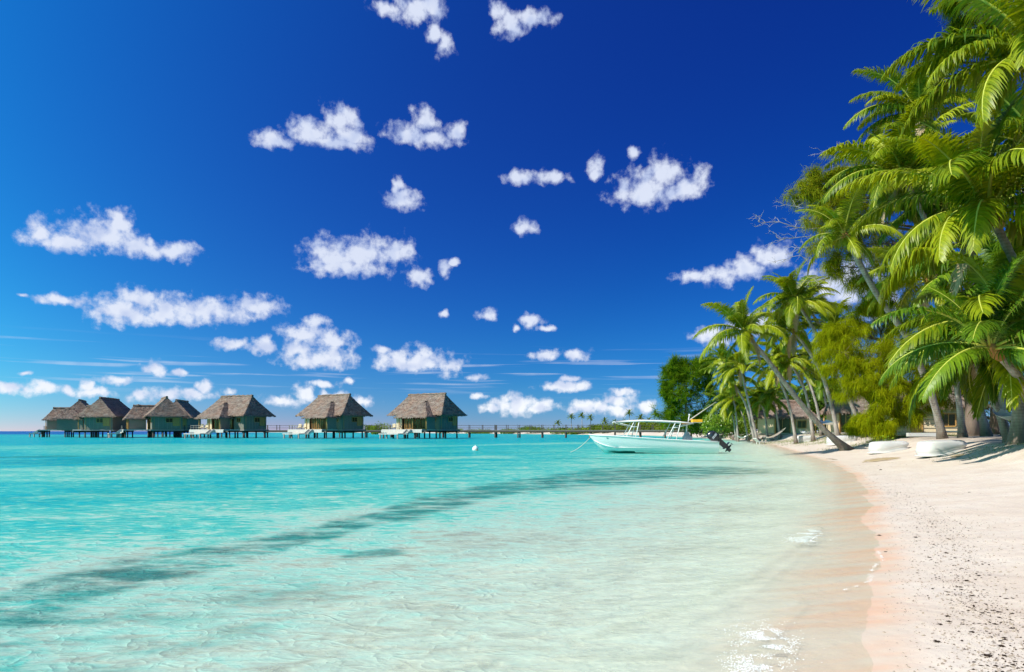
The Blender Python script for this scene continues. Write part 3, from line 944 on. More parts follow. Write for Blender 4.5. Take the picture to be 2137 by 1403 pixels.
PALMS = [
 # foot column, distance, way points, crown column/row, depth lean, options
 (1768, 47, [(1716, 893), (1655, 822), (1606, 757)], 1560, 700, -2, dict(label='palm leaning far out over the beach, its dark flared foot on open sand', size=3.0, nf=19, r=0.18, flare=3.3, coco=3)),
 (1806, 58, [(1778, 848), (1740, 770), (1700, 690)], 1663, 632, -1, dict(label='tall slender palm whose crown stands highest of the leaning shore group', size=3.4, nf=20, r=0.16, coco=3)),
 (1786, 66, [(1768, 790), (1725, 700)], 1689, 648, 0, dict(label='slender palm with its crown just under and behind the highest shore crown', size=3.3, nf=16, r=0.15)),
 (1750, 62, [(1735, 845), (1712, 775), (1680, 722)], 1656, 692, 0, dict(label='palm with pale drying fronds, trunk rising beside the hammock', size=3.4, nf=20, r=0.17, dry=3)),
 (1582, 92, [(1562, 840)], 1546, 768, 0, dict(label='straight palm, right one of a crossing pair above the stone bank', size=3.6, nf=18, r=0.17)),
 (1576, 95, [(1556, 845)], 1524, 790, 0, dict(label='leaning palm, left one of a crossing pair above the stone bank', size=3.8, nf=20, r=0.17)),
 (1662, 75, [(1648, 850), (1630, 800)], 1619, 766, 0, dict(label='palm with two crossed trunks at its foot in front of the thatched cottage', size=3.3, nf=18, r=0.15)),
 (1698, 74, [(1685, 835), (1668, 790)], 1648, 757, 0, dict(label='palm with a curving trunk between cottage and leaning shore palm', size=3.2, nf=18, r=0.15)),
 (1715, 82, [(1705, 850), (1690, 800)], 1680, 772, 0, dict(label='palm whose trunk holds the end of a hammock by the cottage', size=3.6, nf=18, r=0.16)),
 (1537, 108, [(1530, 872)], 1513, 848, 0, dict(label='short palm leaning its fronds over the green shrub', size=3.7, nf=18, r=0.16, group='short palms by the stone bank', low=1.1)),
 (1541, 104, [(1536, 865)], 1530, 832, 0, dict(label='short upright palm at the shrub end of the first hammock', size=3.6, nf=18, r=0.16, group='short palms by the stone bank', low=1.1)),
 (1563, 106, [(1552, 868)], 1545, 845, 0, dict(label='short palm at the hammock end away from the green shrub', size=3.6, nf=16, r=0.16, group='short palms by the stone bank', low=1.1)),
 (1602, 100, [(1596, 865)], 1586, 838, 0, dict(label='short palm drooping before the cottage corner near the stone bank', size=3.4, nf=18, r=0.15, group='short palms before the cottage', low=1.1)),
 (1628, 98, [(1620, 860)], 1611, 832, 0, dict(label='short palm drooping before the middle of the low thatched cottage', size=3.4, nf=18, r=0.15, group='short palms before the cottage', low=1.1)),
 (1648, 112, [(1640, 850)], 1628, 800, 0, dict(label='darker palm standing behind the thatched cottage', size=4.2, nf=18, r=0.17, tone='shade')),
 (1560, 125, [(1545, 850)], 1512, 760, 0, dict(label='tall palm rising behind the short bushy palms', size=4.4, nf=20, r=0.18)),
 (1790, 70, [(1770, 800), (1752, 730)], 1741, 690, 0, dict(label='pale green palm crown beside the drooping yellow-green casuarina', size=3.3, nf=18, r=0.15)),
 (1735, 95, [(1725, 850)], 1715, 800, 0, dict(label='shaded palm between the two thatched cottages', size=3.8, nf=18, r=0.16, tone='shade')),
 (1968, 40, [(1948, 838), (1925, 775), (1890, 700), (1830, 615)], 1768, 500, -3, dict(label='very tall bent palm with a small crown, rising through the casuarina', size=2.7, nf=14, r=0.18, coco=0, flare=1.9)),
 (2105, 29, [(2080, 850), (2050, 790)], 2030, 742, 0, dict(label='slim leaning palm tied to a hammock, next to the thick-footed palm', size=3.2, nf=13, r=0.15, flare=1.5, low=1.05, tone='shade')),
 (2120, 27, [(2126, 850), (2118, 790)], 2105, 722, -0.5, dict(label='thick-footed palm with long arching fronds reaching over the white tubs', size=4.7, nf=20, r=0.21, flare=1.9, coco=5, low=1.05, dry=0)),
 (2260, 24, [(2180, 850), (2115, 775)], 2078, 735, 0, dict(label='short palm whose trunk slants up out of the beach edge', size=3.9, nf=14, r=0.16, tone='shade')),
 (2330, 27, [(2230, 740), (2130, 570)], 2070, 452, -1, dict(label='big palm with a ringed trunk and a wide sunlit crown of upright fronds', size=4.9, nf=24, r=0.19, coco=6)),
 (2060, 44, [(2000, 660), (1950, 505)], 1890, 375, -2, dict(label='tall palm whose sunlit fronds arch out past the casuarina top', size=4.8, nf=22, r=0.19, coco=4)),
 (2100, 46, [(2070, 700), (2020, 540)], 1988, 440, -1, dict(label='tall palm half hidden between two sunlit crowns', size=4.6, nf=20, r=0.18, tone='shade')),
 (2050, 52, [(2000, 600), (1940, 380)], 1918, 245, -1, dict(label='topmost palm, its stiff dark crown against deep blue sky', size=4.8, nf=20, r=0.19, low=0.85)),
 (2010, 41, [(1985, 720), (1960, 640)], 1938, 590, -1, dict(label='palm with one long level frond and an orange leaf base inside the grove', size=4.0, nf=18, r=0.16, coco=3)),
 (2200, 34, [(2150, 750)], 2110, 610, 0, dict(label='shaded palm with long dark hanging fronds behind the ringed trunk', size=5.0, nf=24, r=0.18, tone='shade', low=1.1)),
 (2420, 25, [(2330, 600), (2240, 300)], 2175, 120, -1, dict(label='palm hanging its fronds in from beyond the top corner of the grove', size=4.6, nf=24, r=0.19)),
 (2280, 36, [(2240, 650)], 2180, 330, 0, dict(label='palm crown filling the grove under the overhanging fronds', size=5.0, nf=22, r=0.19)),
]
for i, (bx, Y, mids, cx_, cy_, dY, kw) in enumerate(PALMS):
    palm(ppath(bx, Y, mids, cx_, cy_, dY), seed=50 + i, **kw)


# ------------------------------------------------------------------ casuarinas, broad-leaved trees, shrubs
def strips(starts, dirs, lens, widths, grav, seed, segs=2):
    """many thin tapering strips as arrays; returns vertices and quads"""
    rg = np.random.RandomState(seed)
    n = len(starts)
    d = dirs / np.linalg.norm(dirs, axis=1, keepdims=True)
    ref = rg.randn(n, 3)
    w = np.cross(d, ref)
    w /= np.linalg.norm(w, axis=1, keepdims=True) + 1e-9
    V = np.zeros((n, (segs + 1) * 2, 3))
    p = starts.copy()
    for k in range(segs + 1):
        ww = widths * (1 - 0.75 * k / segs)
        V[:, 2 * k] = p - w * ww[:, None]
        V[:, 2 * k + 1] = p + w * ww[:, None]
        d = d + np.array([0, 0, -1.0]) * grav
        d /= np.linalg.norm(d, axis=1, keepdims=True)
        p = p + d * (lens / segs)[:, None]
    base = (np.arange(n) * (segs + 1) * 2)[:, None]
    Fq = np.concatenate([base + np.array([[2 * k, 2 * k + 1, 2 * k + 3, 2 * k + 2]]) for k in range(segs)], axis=0)
    return V.reshape(-1, 3), Fq


def limb(mb, a, b, r0, r1, rg, sag=0.0, n=6, wig=0.06):
    pts = []
    L = (b - a).length
    for i in range(n + 1):
        t = i / n
        p = a.lerp(b, t)
        p.z -= sag * L * t * t
        if 0 < i < n:
            p += Vector((rg.uniform(-1, 1), rg.uniform(-1, 1), rg.uniform(-1, 1))) * wig * L * 0.5
        pts.append(p)
    mb.tube(pts, [r0 + (r1 - r0) * i / n for i in range(n + 1)], 6, cap=False)
    return pts


def casuarina(foot, label, lobes, height, mat_, seed, per=900, length=0.55, width=0.014, grav=0.5, trunk_r=0.3, sprays=26, group=None, lean=(0, 0), dead=None, spread=0.42, sub=(8, 0.34, 0.5)):
    """lobes: (centre offset from foot, radii) of the foliage masses"""
    rg = random.Random(seed); nr = np.random.RandomState(seed)
    o = thing('casuarina_tree', label, 'tree', foot, 0, group)
    mb = MB()
    topv = Vector((lean[0], lean[1], height * 0.86))
    tp = spline([(0, 0, -0.3), (lean[0] * 0.25 + rg.uniform(-.2, .2), lean[1] * 0.25, height * 0.3), (lean[0] * 0.6, lean[1] * 0.6, height * 0.6), topv], 14)
    mb.tube(tp, [trunk_r * (1.25 if i == 0 else 1.0) * (1 - 0.88 * i / 14) + 0.02 for i in range(15)], 9)
    mb.build('trunk', M['bark'], o, True)
    br = MB()
    S_, D_, L_ = [], [], []
    plumes = []
    for (c, rad) in lobes:
        c = Vector(c); rad = Vector(rad)
        # branch from the trunk to the mass
        k = min(14, max(2, int((c.z - rad.z * 0.5) / (height * 0.86) * 14)))
        limb(br, tp[k], c, max(0.03, trunk_r * 0.34), 0.025, rg, 0.02)
        for _ in range(sub[0]):
            v = Vector(nr.randn(3)); v.normalize()
            w_ = rg.uniform(0.35, 1.0)
            q = c + Vector((v.x * rad.x, v.y * rad.y, v.z * rad.z)) * w_
            k2 = rg.uniform(0.75, 1.3)
            plumes.append((q, Vector((rad.x * sub[1] * k2, rad.y * sub[1] * k2, rad.z * sub[2] * k2))))
            limb(br, c, q, 0.02, 0.008, rg, 0.03, 4)
    for (c, rad) in plumes:
        for s in range(sprays):
            v = Vector(nr.randn(3)); v.normalize()
            u = rg.uniform(0.25, 1.0) ** 0.5
            tip = c + Vector((v.x * rad.x, v.y * rad.y, v.z * rad.z)) * u
            inner = c.lerp(tip, 0.25)
            if s % 3 == 0:
                limb(br, inner, tip, 0.014, 0.005, rg, 0.02, 3)
            m = per
            tt = nr.rand(m) ** 0.7
            base = np.array(inner)[None] * (1 - tt[:, None]) + np.array(tip)[None] * tt[:, None]
            base += nr.randn(m, 3) * spread * length * np.array([1, 1, 0.6])
            out = np.array((tip - inner).normalized())[None] * 0.6 + nr.randn(m, 3) * 0.45
            S_.append(base); D_.append(out)
            L_.append(length * (0.55 + 0.8 * nr.rand(m)))
    br.build('branches', M['bark'], o, True)
    S_ = np.concatenate(S_); D_ = np.concatenate(D_); L_ = np.concatenate(L_)
    V, Fq = strips(S_, D_, L_, np.full(len(S_), width) * (0.7 + 0.6 * nr.rand(len(S_))), grav, seed)
    f = link('foliage', np_mesh('foliage', V, Fq, mat_, True), o)
    f['kind'] = 'stuff'
    if dead:
        db = MB()
        for (a, b) in dead:
            pts = limb(db, Vector(a), Vector(b), 0.05, 0.012, rg, -0.02, 8, 0.10)
            for p in pts[2:]:
                for _ in range(3):
                    q = p + Vector((rg.uniform(-1.3, 0.4), rg.uniform(-.6, .6), rg.uniform(-0.5, 0.75)))
                    pp = limb(db, p, q, 0.016, 0.005, rg, 0, 4, 0.2)
                    for _ in range(2):
                        limb(db, pp[3], pp[3] + Vector((rg.uniform(-.6, .2), rg.uniform(-.3, .3), rg.uniform(-.35, .35))), 0.008, 0.004, rg, 0, 2, 0.2)
        db.build('dead_branches', M['dead'], o, True)
    return o


def lob(px, py, Y, foot, rx, rz, ry=None):
    """a foliage mass at a place of the photograph; radii given in its pixels"""
    p = lift(px, py, Y) - foot
    k = Y / F
    return (p, (rx * k, (ry or rx) * k, rz * k))


# the dark one at the end of the stone bank
Y = 150
ft = place(1432, Y)
casuarina(ft, 'dense dark green casuarina standing alone at the end of the stone bank', [lob(a, b, Y + dy, ft, rx, rz) for a, b, rx, rz, dy in (
    (1430, 880, 50, 22, 0), (1398, 868, 30, 26, 0), (1405, 838, 36, 30, -2), (1455, 845, 40, 38, 1), (1428, 808, 34, 30, 0), (1402, 785, 20, 24, 1), (1440, 778, 26, 28, -1),
    (1422, 768, 13, 18, 0), (1470, 792, 24, 34, 2), (1478, 762, 16, 20, 1), (1458, 768, 14, 16, 1), (1392, 815, 20, 24, -2), (1490, 830, 26, 40, 2), (1408, 770, 9, 18, 0))],
    17, M['needle_dark'], 3, per=26, length=1.25, width=0.05, grav=-0.10, trunk_r=0.4, sprays=6, spread=0.22, sub=(11, 0.30, 0.55))

# the yellow-green one drooping to the sand
Y = 50
ft = place(1838, Y)
casuarina(ft, 'yellow-green casuarina weeping down to the sand behind the white tubs', [lob(a, b, Y + dy, ft, rx, rz) for a, b, rx, rz, dy in (
    (1795, 690, 70, 32, 0), (1850, 668, 60, 34, 1), (1762, 735, 55, 34, -1), (1830, 735, 70, 42, -2), (1885, 745, 45, 50, 0), (1790, 790, 62, 42, -2), (1850, 805, 62, 46, -2.5),
    (1815, 850, 55, 34, -2), (1875, 855, 52, 36, -2), (1908, 820, 40, 46, 0), (1800, 885, 26, 20, -2), (1740, 690, 36, 18, 0), (1845, 890, 30, 18, -3), (1812, 640, 55, 16, 1), (1760, 770, 44, 28, -1), (1730, 720, 30, 20, 0))],
    9.0, M['needle'], 5, per=58, length=0.52, width=0.012, grav=0.9, trunk_r=0.22, sprays=6, spread=0.30, sub=(17, 0.24, 0.45))

# the tall old one behind the palms
Y = 48
ft = place(2028, Y)
dead = [(lift(1760, 470, Y) - ft, lift(1585, 468, Y - 1) - ft), (lift(1770, 500, Y) - ft, lift(1622, 500, Y) - ft), (lift(1780, 530, Y) - ft, lift(1640, 545, Y) - ft),
        (lift(1790, 545, Y) - ft, lift(1660, 520, Y + 1) - ft), (lift(1820, 400, Y) - ft, lift(1722, 318, Y) - ft), (lift(1800, 560, Y) - ft, lift(1690, 590, Y) - ft), (lift(1760, 440, Y) - ft, lift(1640, 430, Y) - ft)]
casuarina(ft, 'tall old casuarina behind the palms with bare grey dead branches', [lob(a, b, Y + dy, ft, rx, rz) for a, b, rx, rz, dy in (
    (1672, 405, 30, 26, 0), (1700, 378, 16, 24, 0), (1735, 415, 50, 40, 0), (1715, 460, 42, 40, -1), (1775, 395, 52, 40, 1), (1760, 455, 56, 44, 0), (1820, 430, 56, 50, 1), (1735, 510, 48, 36, -1),
    (1800, 505, 60, 46, 0), (1860, 500, 60, 60, 1), (1800, 570, 48, 34, 0), (1745, 550, 20, 30, 0), (1870, 590, 66, 50, 1), (1920, 660, 66, 60, 1), (1900, 400, 70, 60, 2), (1960, 480, 80, 80, 2), (2000, 600, 80, 70, 2),
    (1745, 362, 30, 14, 0), (1790, 350, 40, 16, 0), (1960, 740, 70, 50, 2), (2060, 720, 70, 60, 3), (1980, 820, 60, 40, 3), (2060, 810, 60, 40, 3))],
    19, M['needle_high'], 7, per=34, length=0.58, width=0.015, grav=0.6, trunk_r=0.42, sprays=6, dead=dead, spread=0.28, sub=(11, 0.26, 0.45))

# the one that hangs in at the top of the grove
Y = 27
ft = place(2330, Y)
casuarina(ft, 'olive casuarina dangling thin sprays beside the overhanging fronds', [lob(a, b, Y + dy, ft, rx, rz) for a, b, rx, rz, dy in (
    (1992, 8, 30, 12, 0), (2010, 40, 26, 18, 0), (2030, 75, 56, 16, 0), (1985, 95, 34, 16, 0), (1978, 120, 24, 16, 0), (2060, 40, 50, 26, 1), (2110, 70, 60, 50, 1), (2075, -30, 90, 40, 1), (2150, 20, 70, 50, 1), (2200, 100, 80, 60, 1))],
    18.5, M['needle_high'], 9, per=30, length=0.36, width=0.008, grav=0.9, trunk_r=0.35, sprays=6, lean=(-3, 0), spread=0.30, sub=(10, 0.22, 0.5))

# the dark ones at the back of the grove
for px_, Y, h_, sd, lab in ((2075, 66, 12, 11, 'dark casuarina closing the grove behind the thick-trunked tree'), (2200, 58, 14, 13, 'dark casuarina at the landward end of the grove, behind the ringed palm'), (1925, 78, 10, 15, 'dark casuarina behind the little board cabin in the grove')):
    ft = place(px_, Y)
    casuarina(ft, lab, [(Vector((math.sin(k * 2.1) * 3.2, math.cos(k * 1.7) * 2.0, h_ * (0.16 + 0.085 * k))), (3.0, 2.4, h_ * 0.12)) for k in range(10)],
              h_, M['needle_dark'], sd, per=24, length=0.9, width=0.035, grav=0.5, trunk_r=0.4, sprays=6, sub=(8, 0.34, 0.5))


def leafy(foot, label, lobes, mat_, seed, n=2600, leaf_s=0.12, cat='shrub', name='shrub', trunk_h=1.0, group=None, droop=0.3):
    rg = random.Random(seed); nr = np.random.RandomState(seed)
    o = thing(name, label, cat, foot, 0, group)
    st = MB()
    Cn, Dn, Ls = [], [], []
    for (c, rad) in lobes:
        c = Vector(c)
        limb(st, Vector((rg.uniform(-.15, .15), rg.uniform(-.15, .15), -0.1)), c, 0.05 + 0.02 * trunk_h, 0.015, rg, 0.0, 5)
        m = int(n * (rad[0] * rad[1] * rad[2]) ** (2 / 3))
        v = nr.randn(m, 3)
        v /= np.linalg.norm(v, axis=1, keepdims=True)
        u = (0.45 + 0.55 * nr.rand(m) ** 0.6)
        lump = 1 + 0.22 * np.sin(v[:, 0] * 7 + seed) * np.sin(v[:, 1] * 6 + 1) + 0.16 * np.sin(v[:, 2] * 9 + 2)
        p = np.array(c)[None] + v * np.array(rad)[None] * (u * lump)[:, None]
        p = p + nr.randn(m, 3) * leaf_s * 0.8
        Cn.append(p)
        Dn.append(v + nr.randn(m, 3) * 0.7 + np.array([0, 0, -droop])[None])
        Ls.append(leaf_s * (0.7 + 0.7 * nr.rand(m)))
    st.build('stems', M['bark'], o, True)
    P_ = np.concatenate(Cn); D_ = np.concatenate(Dn); L_ = np.concatenate(Ls)
    D_ /= np.linalg.norm(D_, axis=1, keepdims=True)
    w = np.cross(D_, nr.randn(len(D_), 3)); w /= np.linalg.norm(w, axis=1, keepdims=True)
    V = np.stack([P_, P_ + D_ * (L_ * 0.5)[:, None] + w * (L_ * 0.36)[:, None], P_ + D_ * L_[:, None], P_ + D_ * (L_ * 0.5)[:, None] - w * (L_ * 0.36)[:, None]], axis=1).reshape(-1, 3)
    Fq = np.arange(len(V)).reshape(-1, 4)
    f = link('foliage', np_mesh('foliage', V, Fq, mat_), o)
    f['kind'] = 'stuff'
    return o


def bush(px_, Y, w, h, label, mat_=None, seed=1, leaf_s=0.14, n=900, cat='shrub', name='shrub', group=None, k=6):
    rg = random.Random(seed)
    ft = place(px_, Y)
    ft.z = max(ft.z, 0.15)
    lobes = []
    for i in range(k):
        lobes.append((Vector((rg.uniform(-.36, .36) * w, rg.uniform(-.3, .3) * w, h * rg.uniform(0.3, 0.72))), (w * rg.uniform(.2, .3), w * rg.uniform(.2, .28), h * rg.uniform(.22, .32))))
    return leafy(ft, label, lobes, mat_ or M['bushleaf'], seed, n, leaf_s, cat, name, h * 0.3, group)


bush(1502, 118, 5.4, 4.6, 'bright green rounded shrub at the landward end of the jetty', seed=21, leaf_s=0.26, n=300, k=9)
bush(1530, 122, 5.0, 4.2, 'bright green shrub behind the three short palms', seed=22, leaf_s=0.26, n=300, k=8)
bush(1790, 66, 1.5, 1.8, 'small yellow-green shrub under the thatched cottage gable', seed=23, leaf_s=0.16, n=500, k=5)
bush(1852, 43, 0.8, 0.6, 'low green sprout just behind a white tub', seed=24, leaf_s=0.12, n=700, k=4)
for i, (px_, Y, w, h) in enumerate(((1560, 150, 12, 8), (1610, 140, 12, 9), (1670, 130, 12, 9), (1730, 125, 12, 10), (1790, 115, 12, 10), (1850, 105, 12, 9), (1480, 175, 10, 7))):
    behind = ('the crossing pair of palms', 'the low thatched cottage', 'the leaning shore palm', 'the palm with drying fronds', 'the tall-gabled cottage', 'the weeping casuarina', 'the bright green shrub')[i]
    bush(px_, Y, w, h, 'dark leafy tree standing far behind ' + behind, M['darkleaf'], 30 + i, 0.42, 130, 'tree', 'broadleaf_tree', 'dark trees behind the cottages', 9)

# far shore
FAR_BUSH = [(1205, 330, 14, 3.6), (1240, 320, 12, 4.2), (1275, 315, 12, 4.0), (1310, 300, 12, 4.6), (1345, 290, 13, 4.8), (1375, 285, 10, 4.4), (1170, 350, 12, 2.4), (1120, 380, 16, 2.6), (1060, 400, 16, 2.2), (1000, 430, 18, 2.6), (940, 470, 18, 3.0),
            (795, 330, 9, 5.6), (778, 335, 8, 4.2), (860, 520, 20, 3.0), (720, 620, 22, 3.0), (1400, 260, 10, 4.5)]
for i, (px_, Y, w, h) in enumerate(FAR_BUSH):
    lab = ('taller' if px_ == 795 else 'lower') + ' round green tree of a pair on the far shore between two bungalows' if px_ in (795, 778) else 'low green thicket along the far sandy shore'
    bush(px_, Y, w, h, lab, M['farleaf'], 60 + i, 0.55, 70, 'thicket' if px_ not in (795, 778) else 'tree', 'thicket' if px_ not in (795, 778) else 'far_tree', 'thickets on the far shore' if px_ not in (795, 778) else 'far trees between bungalows', 7)


def far_palm(px_, Y, py, i):
    x = (px_ - CX) / F * Y
    ft = Vector((x, Y, max(0.2, gz(x, Y))))
    top = lift(px_, py, Y) - ft
    rg = random.Random(i)
    o = thing('far_palm', 'small distant palm rising above the far shore thicket', 'palm tree', ft, 0, 'palms on the far shore')
    MB().tube([(rg.uniform(-.8, .8), 0, -0.3), top * 0.5 + Vector((rg.uniform(-.3, .3), 0, 0)), top], [0.24, 0.17, 0.13], 6).build('trunk', M['trunk'], o, True)
    for k in range(13):
        f = link('frond', FR_FAR[min(3, int(k / 13 * 4))], o)
        f.location = top
        f.rotation_euler = (0, 0, k * 2.4 + rg.uniform(-.3, .3))
        s = rg.uniform(2.2, 2.9)
        f.scale = (s, s, s)


for i, (px_, py, Y) in enumerate(((1192, 871, 330), (1214, 869, 330), (1232, 873, 325), (1262, 880, 320), (1282, 884, 315), (1313, 864, 300), (1337, 874, 300), (1367, 864, 290), (1164, 884, 350), (1354, 880, 295))):
    far_palm(px_, Y, py, i)

# ------------------------------------------------------------------ thatched roofs
def hip_roof(mb, L, W, Rl, z0, z1, cx=0.0, cy=0.0, along='x', seed=0, fringe=0.35, thick=0.35, over=None):
    """thatched hip roof: eaves L x W at z0, ridge of length Rl at z1; with courses, an uneven skin and a ragged edge"""
    rg = random.Random(seed)

    def P_(x, y, z):
        return Vector((cx + x, cy + y, z)) if along == 'x' else Vector((cx - y, cy + x, z))
    A, B, C_, D_ = (-L / 2, -W / 2), (L / 2, -W / 2), (L / 2, W / 2), (-L / 2, W / 2)
    r0, r1 = (-Rl / 2, 0), (Rl / 2, 0)
    faces = [(A, B, r0, r1), (B, C_, r1, r1), (C_, D_, r1, r0), (D_, A, r0, r0)]
    run = math.hypot(W / 2, z1 - z0)
    nv = max(6, int(run / 0.28))
    for fi, (e0, e1, t0, t1) in enumerate(faces):
        nu = max(8, int(math.hypot(e1[0] - e0[0], e1[1] - e0[1]) / 0.3))
        nrm = None
        grid = []
        for v in range(nv + 1):
            tv = v / nv
            row = []
            for u in range(nu + 1):
                tu = u / nu
                ex, ey = e0[0] + (e1[0] - e0[0]) * tu, e0[1] + (e1[1] - e0[1]) * tu
                tx, ty = t0[0] + (t1[0] - t0[0]) * tu, t0[1] + (t1[1] - t0[1]) * tu
                sag = -0.10 * math.sin(math.pi * tv)
                x, y = ex + (tx - ex) * tv, ey + (ty - ey) * tv
                z = z0 + (z1 - z0) * tv + sag
                inner = 0 < u < nu
                if inner and v < nv:
                    lump = 0.12 * (rg.random() - 0.5)
                    course = 0.10 * (1 - (v % 2))
                    z += lump + course
                if v == 0 and inner:
                    z += 0.16 * (rg.random() - 0.5)
                row.append(P_(x, y, z))
            grid.append(row)
        o = len(mb.V)
        for row in grid:
            mb.V.extend([tuple(p) for p in row])
        for v in range(nv):
            for u in range(nu):
                a = o + v * (nu + 1) + u
                mb.Fc.append((a, a + 1, a + nu + 2, a + nu + 1)); mb.M.append(0)
        # underside
        i0 = [P_(e0[0] * 0.9, e0[1] * 0.9, z0 - thick * 0.2), P_(e1[0] * 0.9, e1[1] * 0.9, z0 - thick * 0.2), P_(t1[0], t1[1], z1 - thick), P_(t0[0], t0[1], z1 - thick)]
        mb.add([grid[0][0], grid[0][nu], i0[1], i0[0]], [(3, 2, 1, 0)])
        mb.add(i0, [(3, 2, 1, 0)])
        # hanging ends of the thatch
        m = int(math.hypot(e1[0] - e0[0], e1[1] - e0[1]) / 0.16)
        for k in range(m):
            tu = (k + rg.random()) / m
            x, y = e0[0] + (e1[0] - e0[0]) * tu, e0[1] + (e1[1] - e0[1]) * tu
            ox, oy = (e1[0] - e0[0]), (e1[1] - e0[1])
            ln = math.hypot(ox, oy); ox, oy = ox / ln, oy / ln
            w = rg.uniform(0.08, 0.20); h = fringe * rg.uniform(0.5, 1.3)
            nx, ny = oy * 0.10, -ox * 0.10
            z = z0 + 0.12
            mb.add([P_(x - ox * w, y - oy * w, z), P_(x + ox * w, y + oy * w, z), P_(x + ox * w * 0.5 + nx, y + oy * w * 0.5 + ny, z - h), P_(x - ox * w * 0.4 + nx, y - oy * w * 0.4 + ny, z - h * 0.9)], [(0, 1, 2, 3)])
    # ridge cap
    n = max(3, int(Rl / 0.5))
    pts = [P_(-Rl / 2 - 0.2 + (Rl + 0.4) * i / n, rg.uniform(-.05, .05), z1 + rg.uniform(-0.03, 0.08)) for i in range(n + 1)]
    mb.tube(pts, [(0.26 if Rl > 1 else 0.10) + rg.uniform(-.04, .06) for _ in pts], 7)


def wall_box(name, parent, c, s, m):
    return MB().box(c, s).build(name, m, parent)


def window(parent, c, s, axis, name='window', fm=None, pane=None):
    """framed window proud of a wall; axis = direction it faces ('x' or 'y')"""
    o = MB()
    w, h = s
    t = 0.10
    for dx, dz, ww, hh in ((0, h / 2, w, t), (0, -h / 2, w, t), (-w / 2, 0, t, h - t), (w / 2, 0, t, h - t), (0, 0, 0.06, h - t)):
        o.box((c[0] + (dx if axis == 'y' else 0), c[1] + (dx if axis == 'x' else 0), c[2] + dz), (ww if axis == 'y' else 0.14, ww if axis == 'x' else 0.14, hh))
    f = o.build(name, fm or M['ochre'], parent)
    MB().box(c, (w - t if axis == 'y' else 0.06, w - t if axis == 'x' else 0.06, h - t)).build('pane', pane or M['glass'], f)
    return f


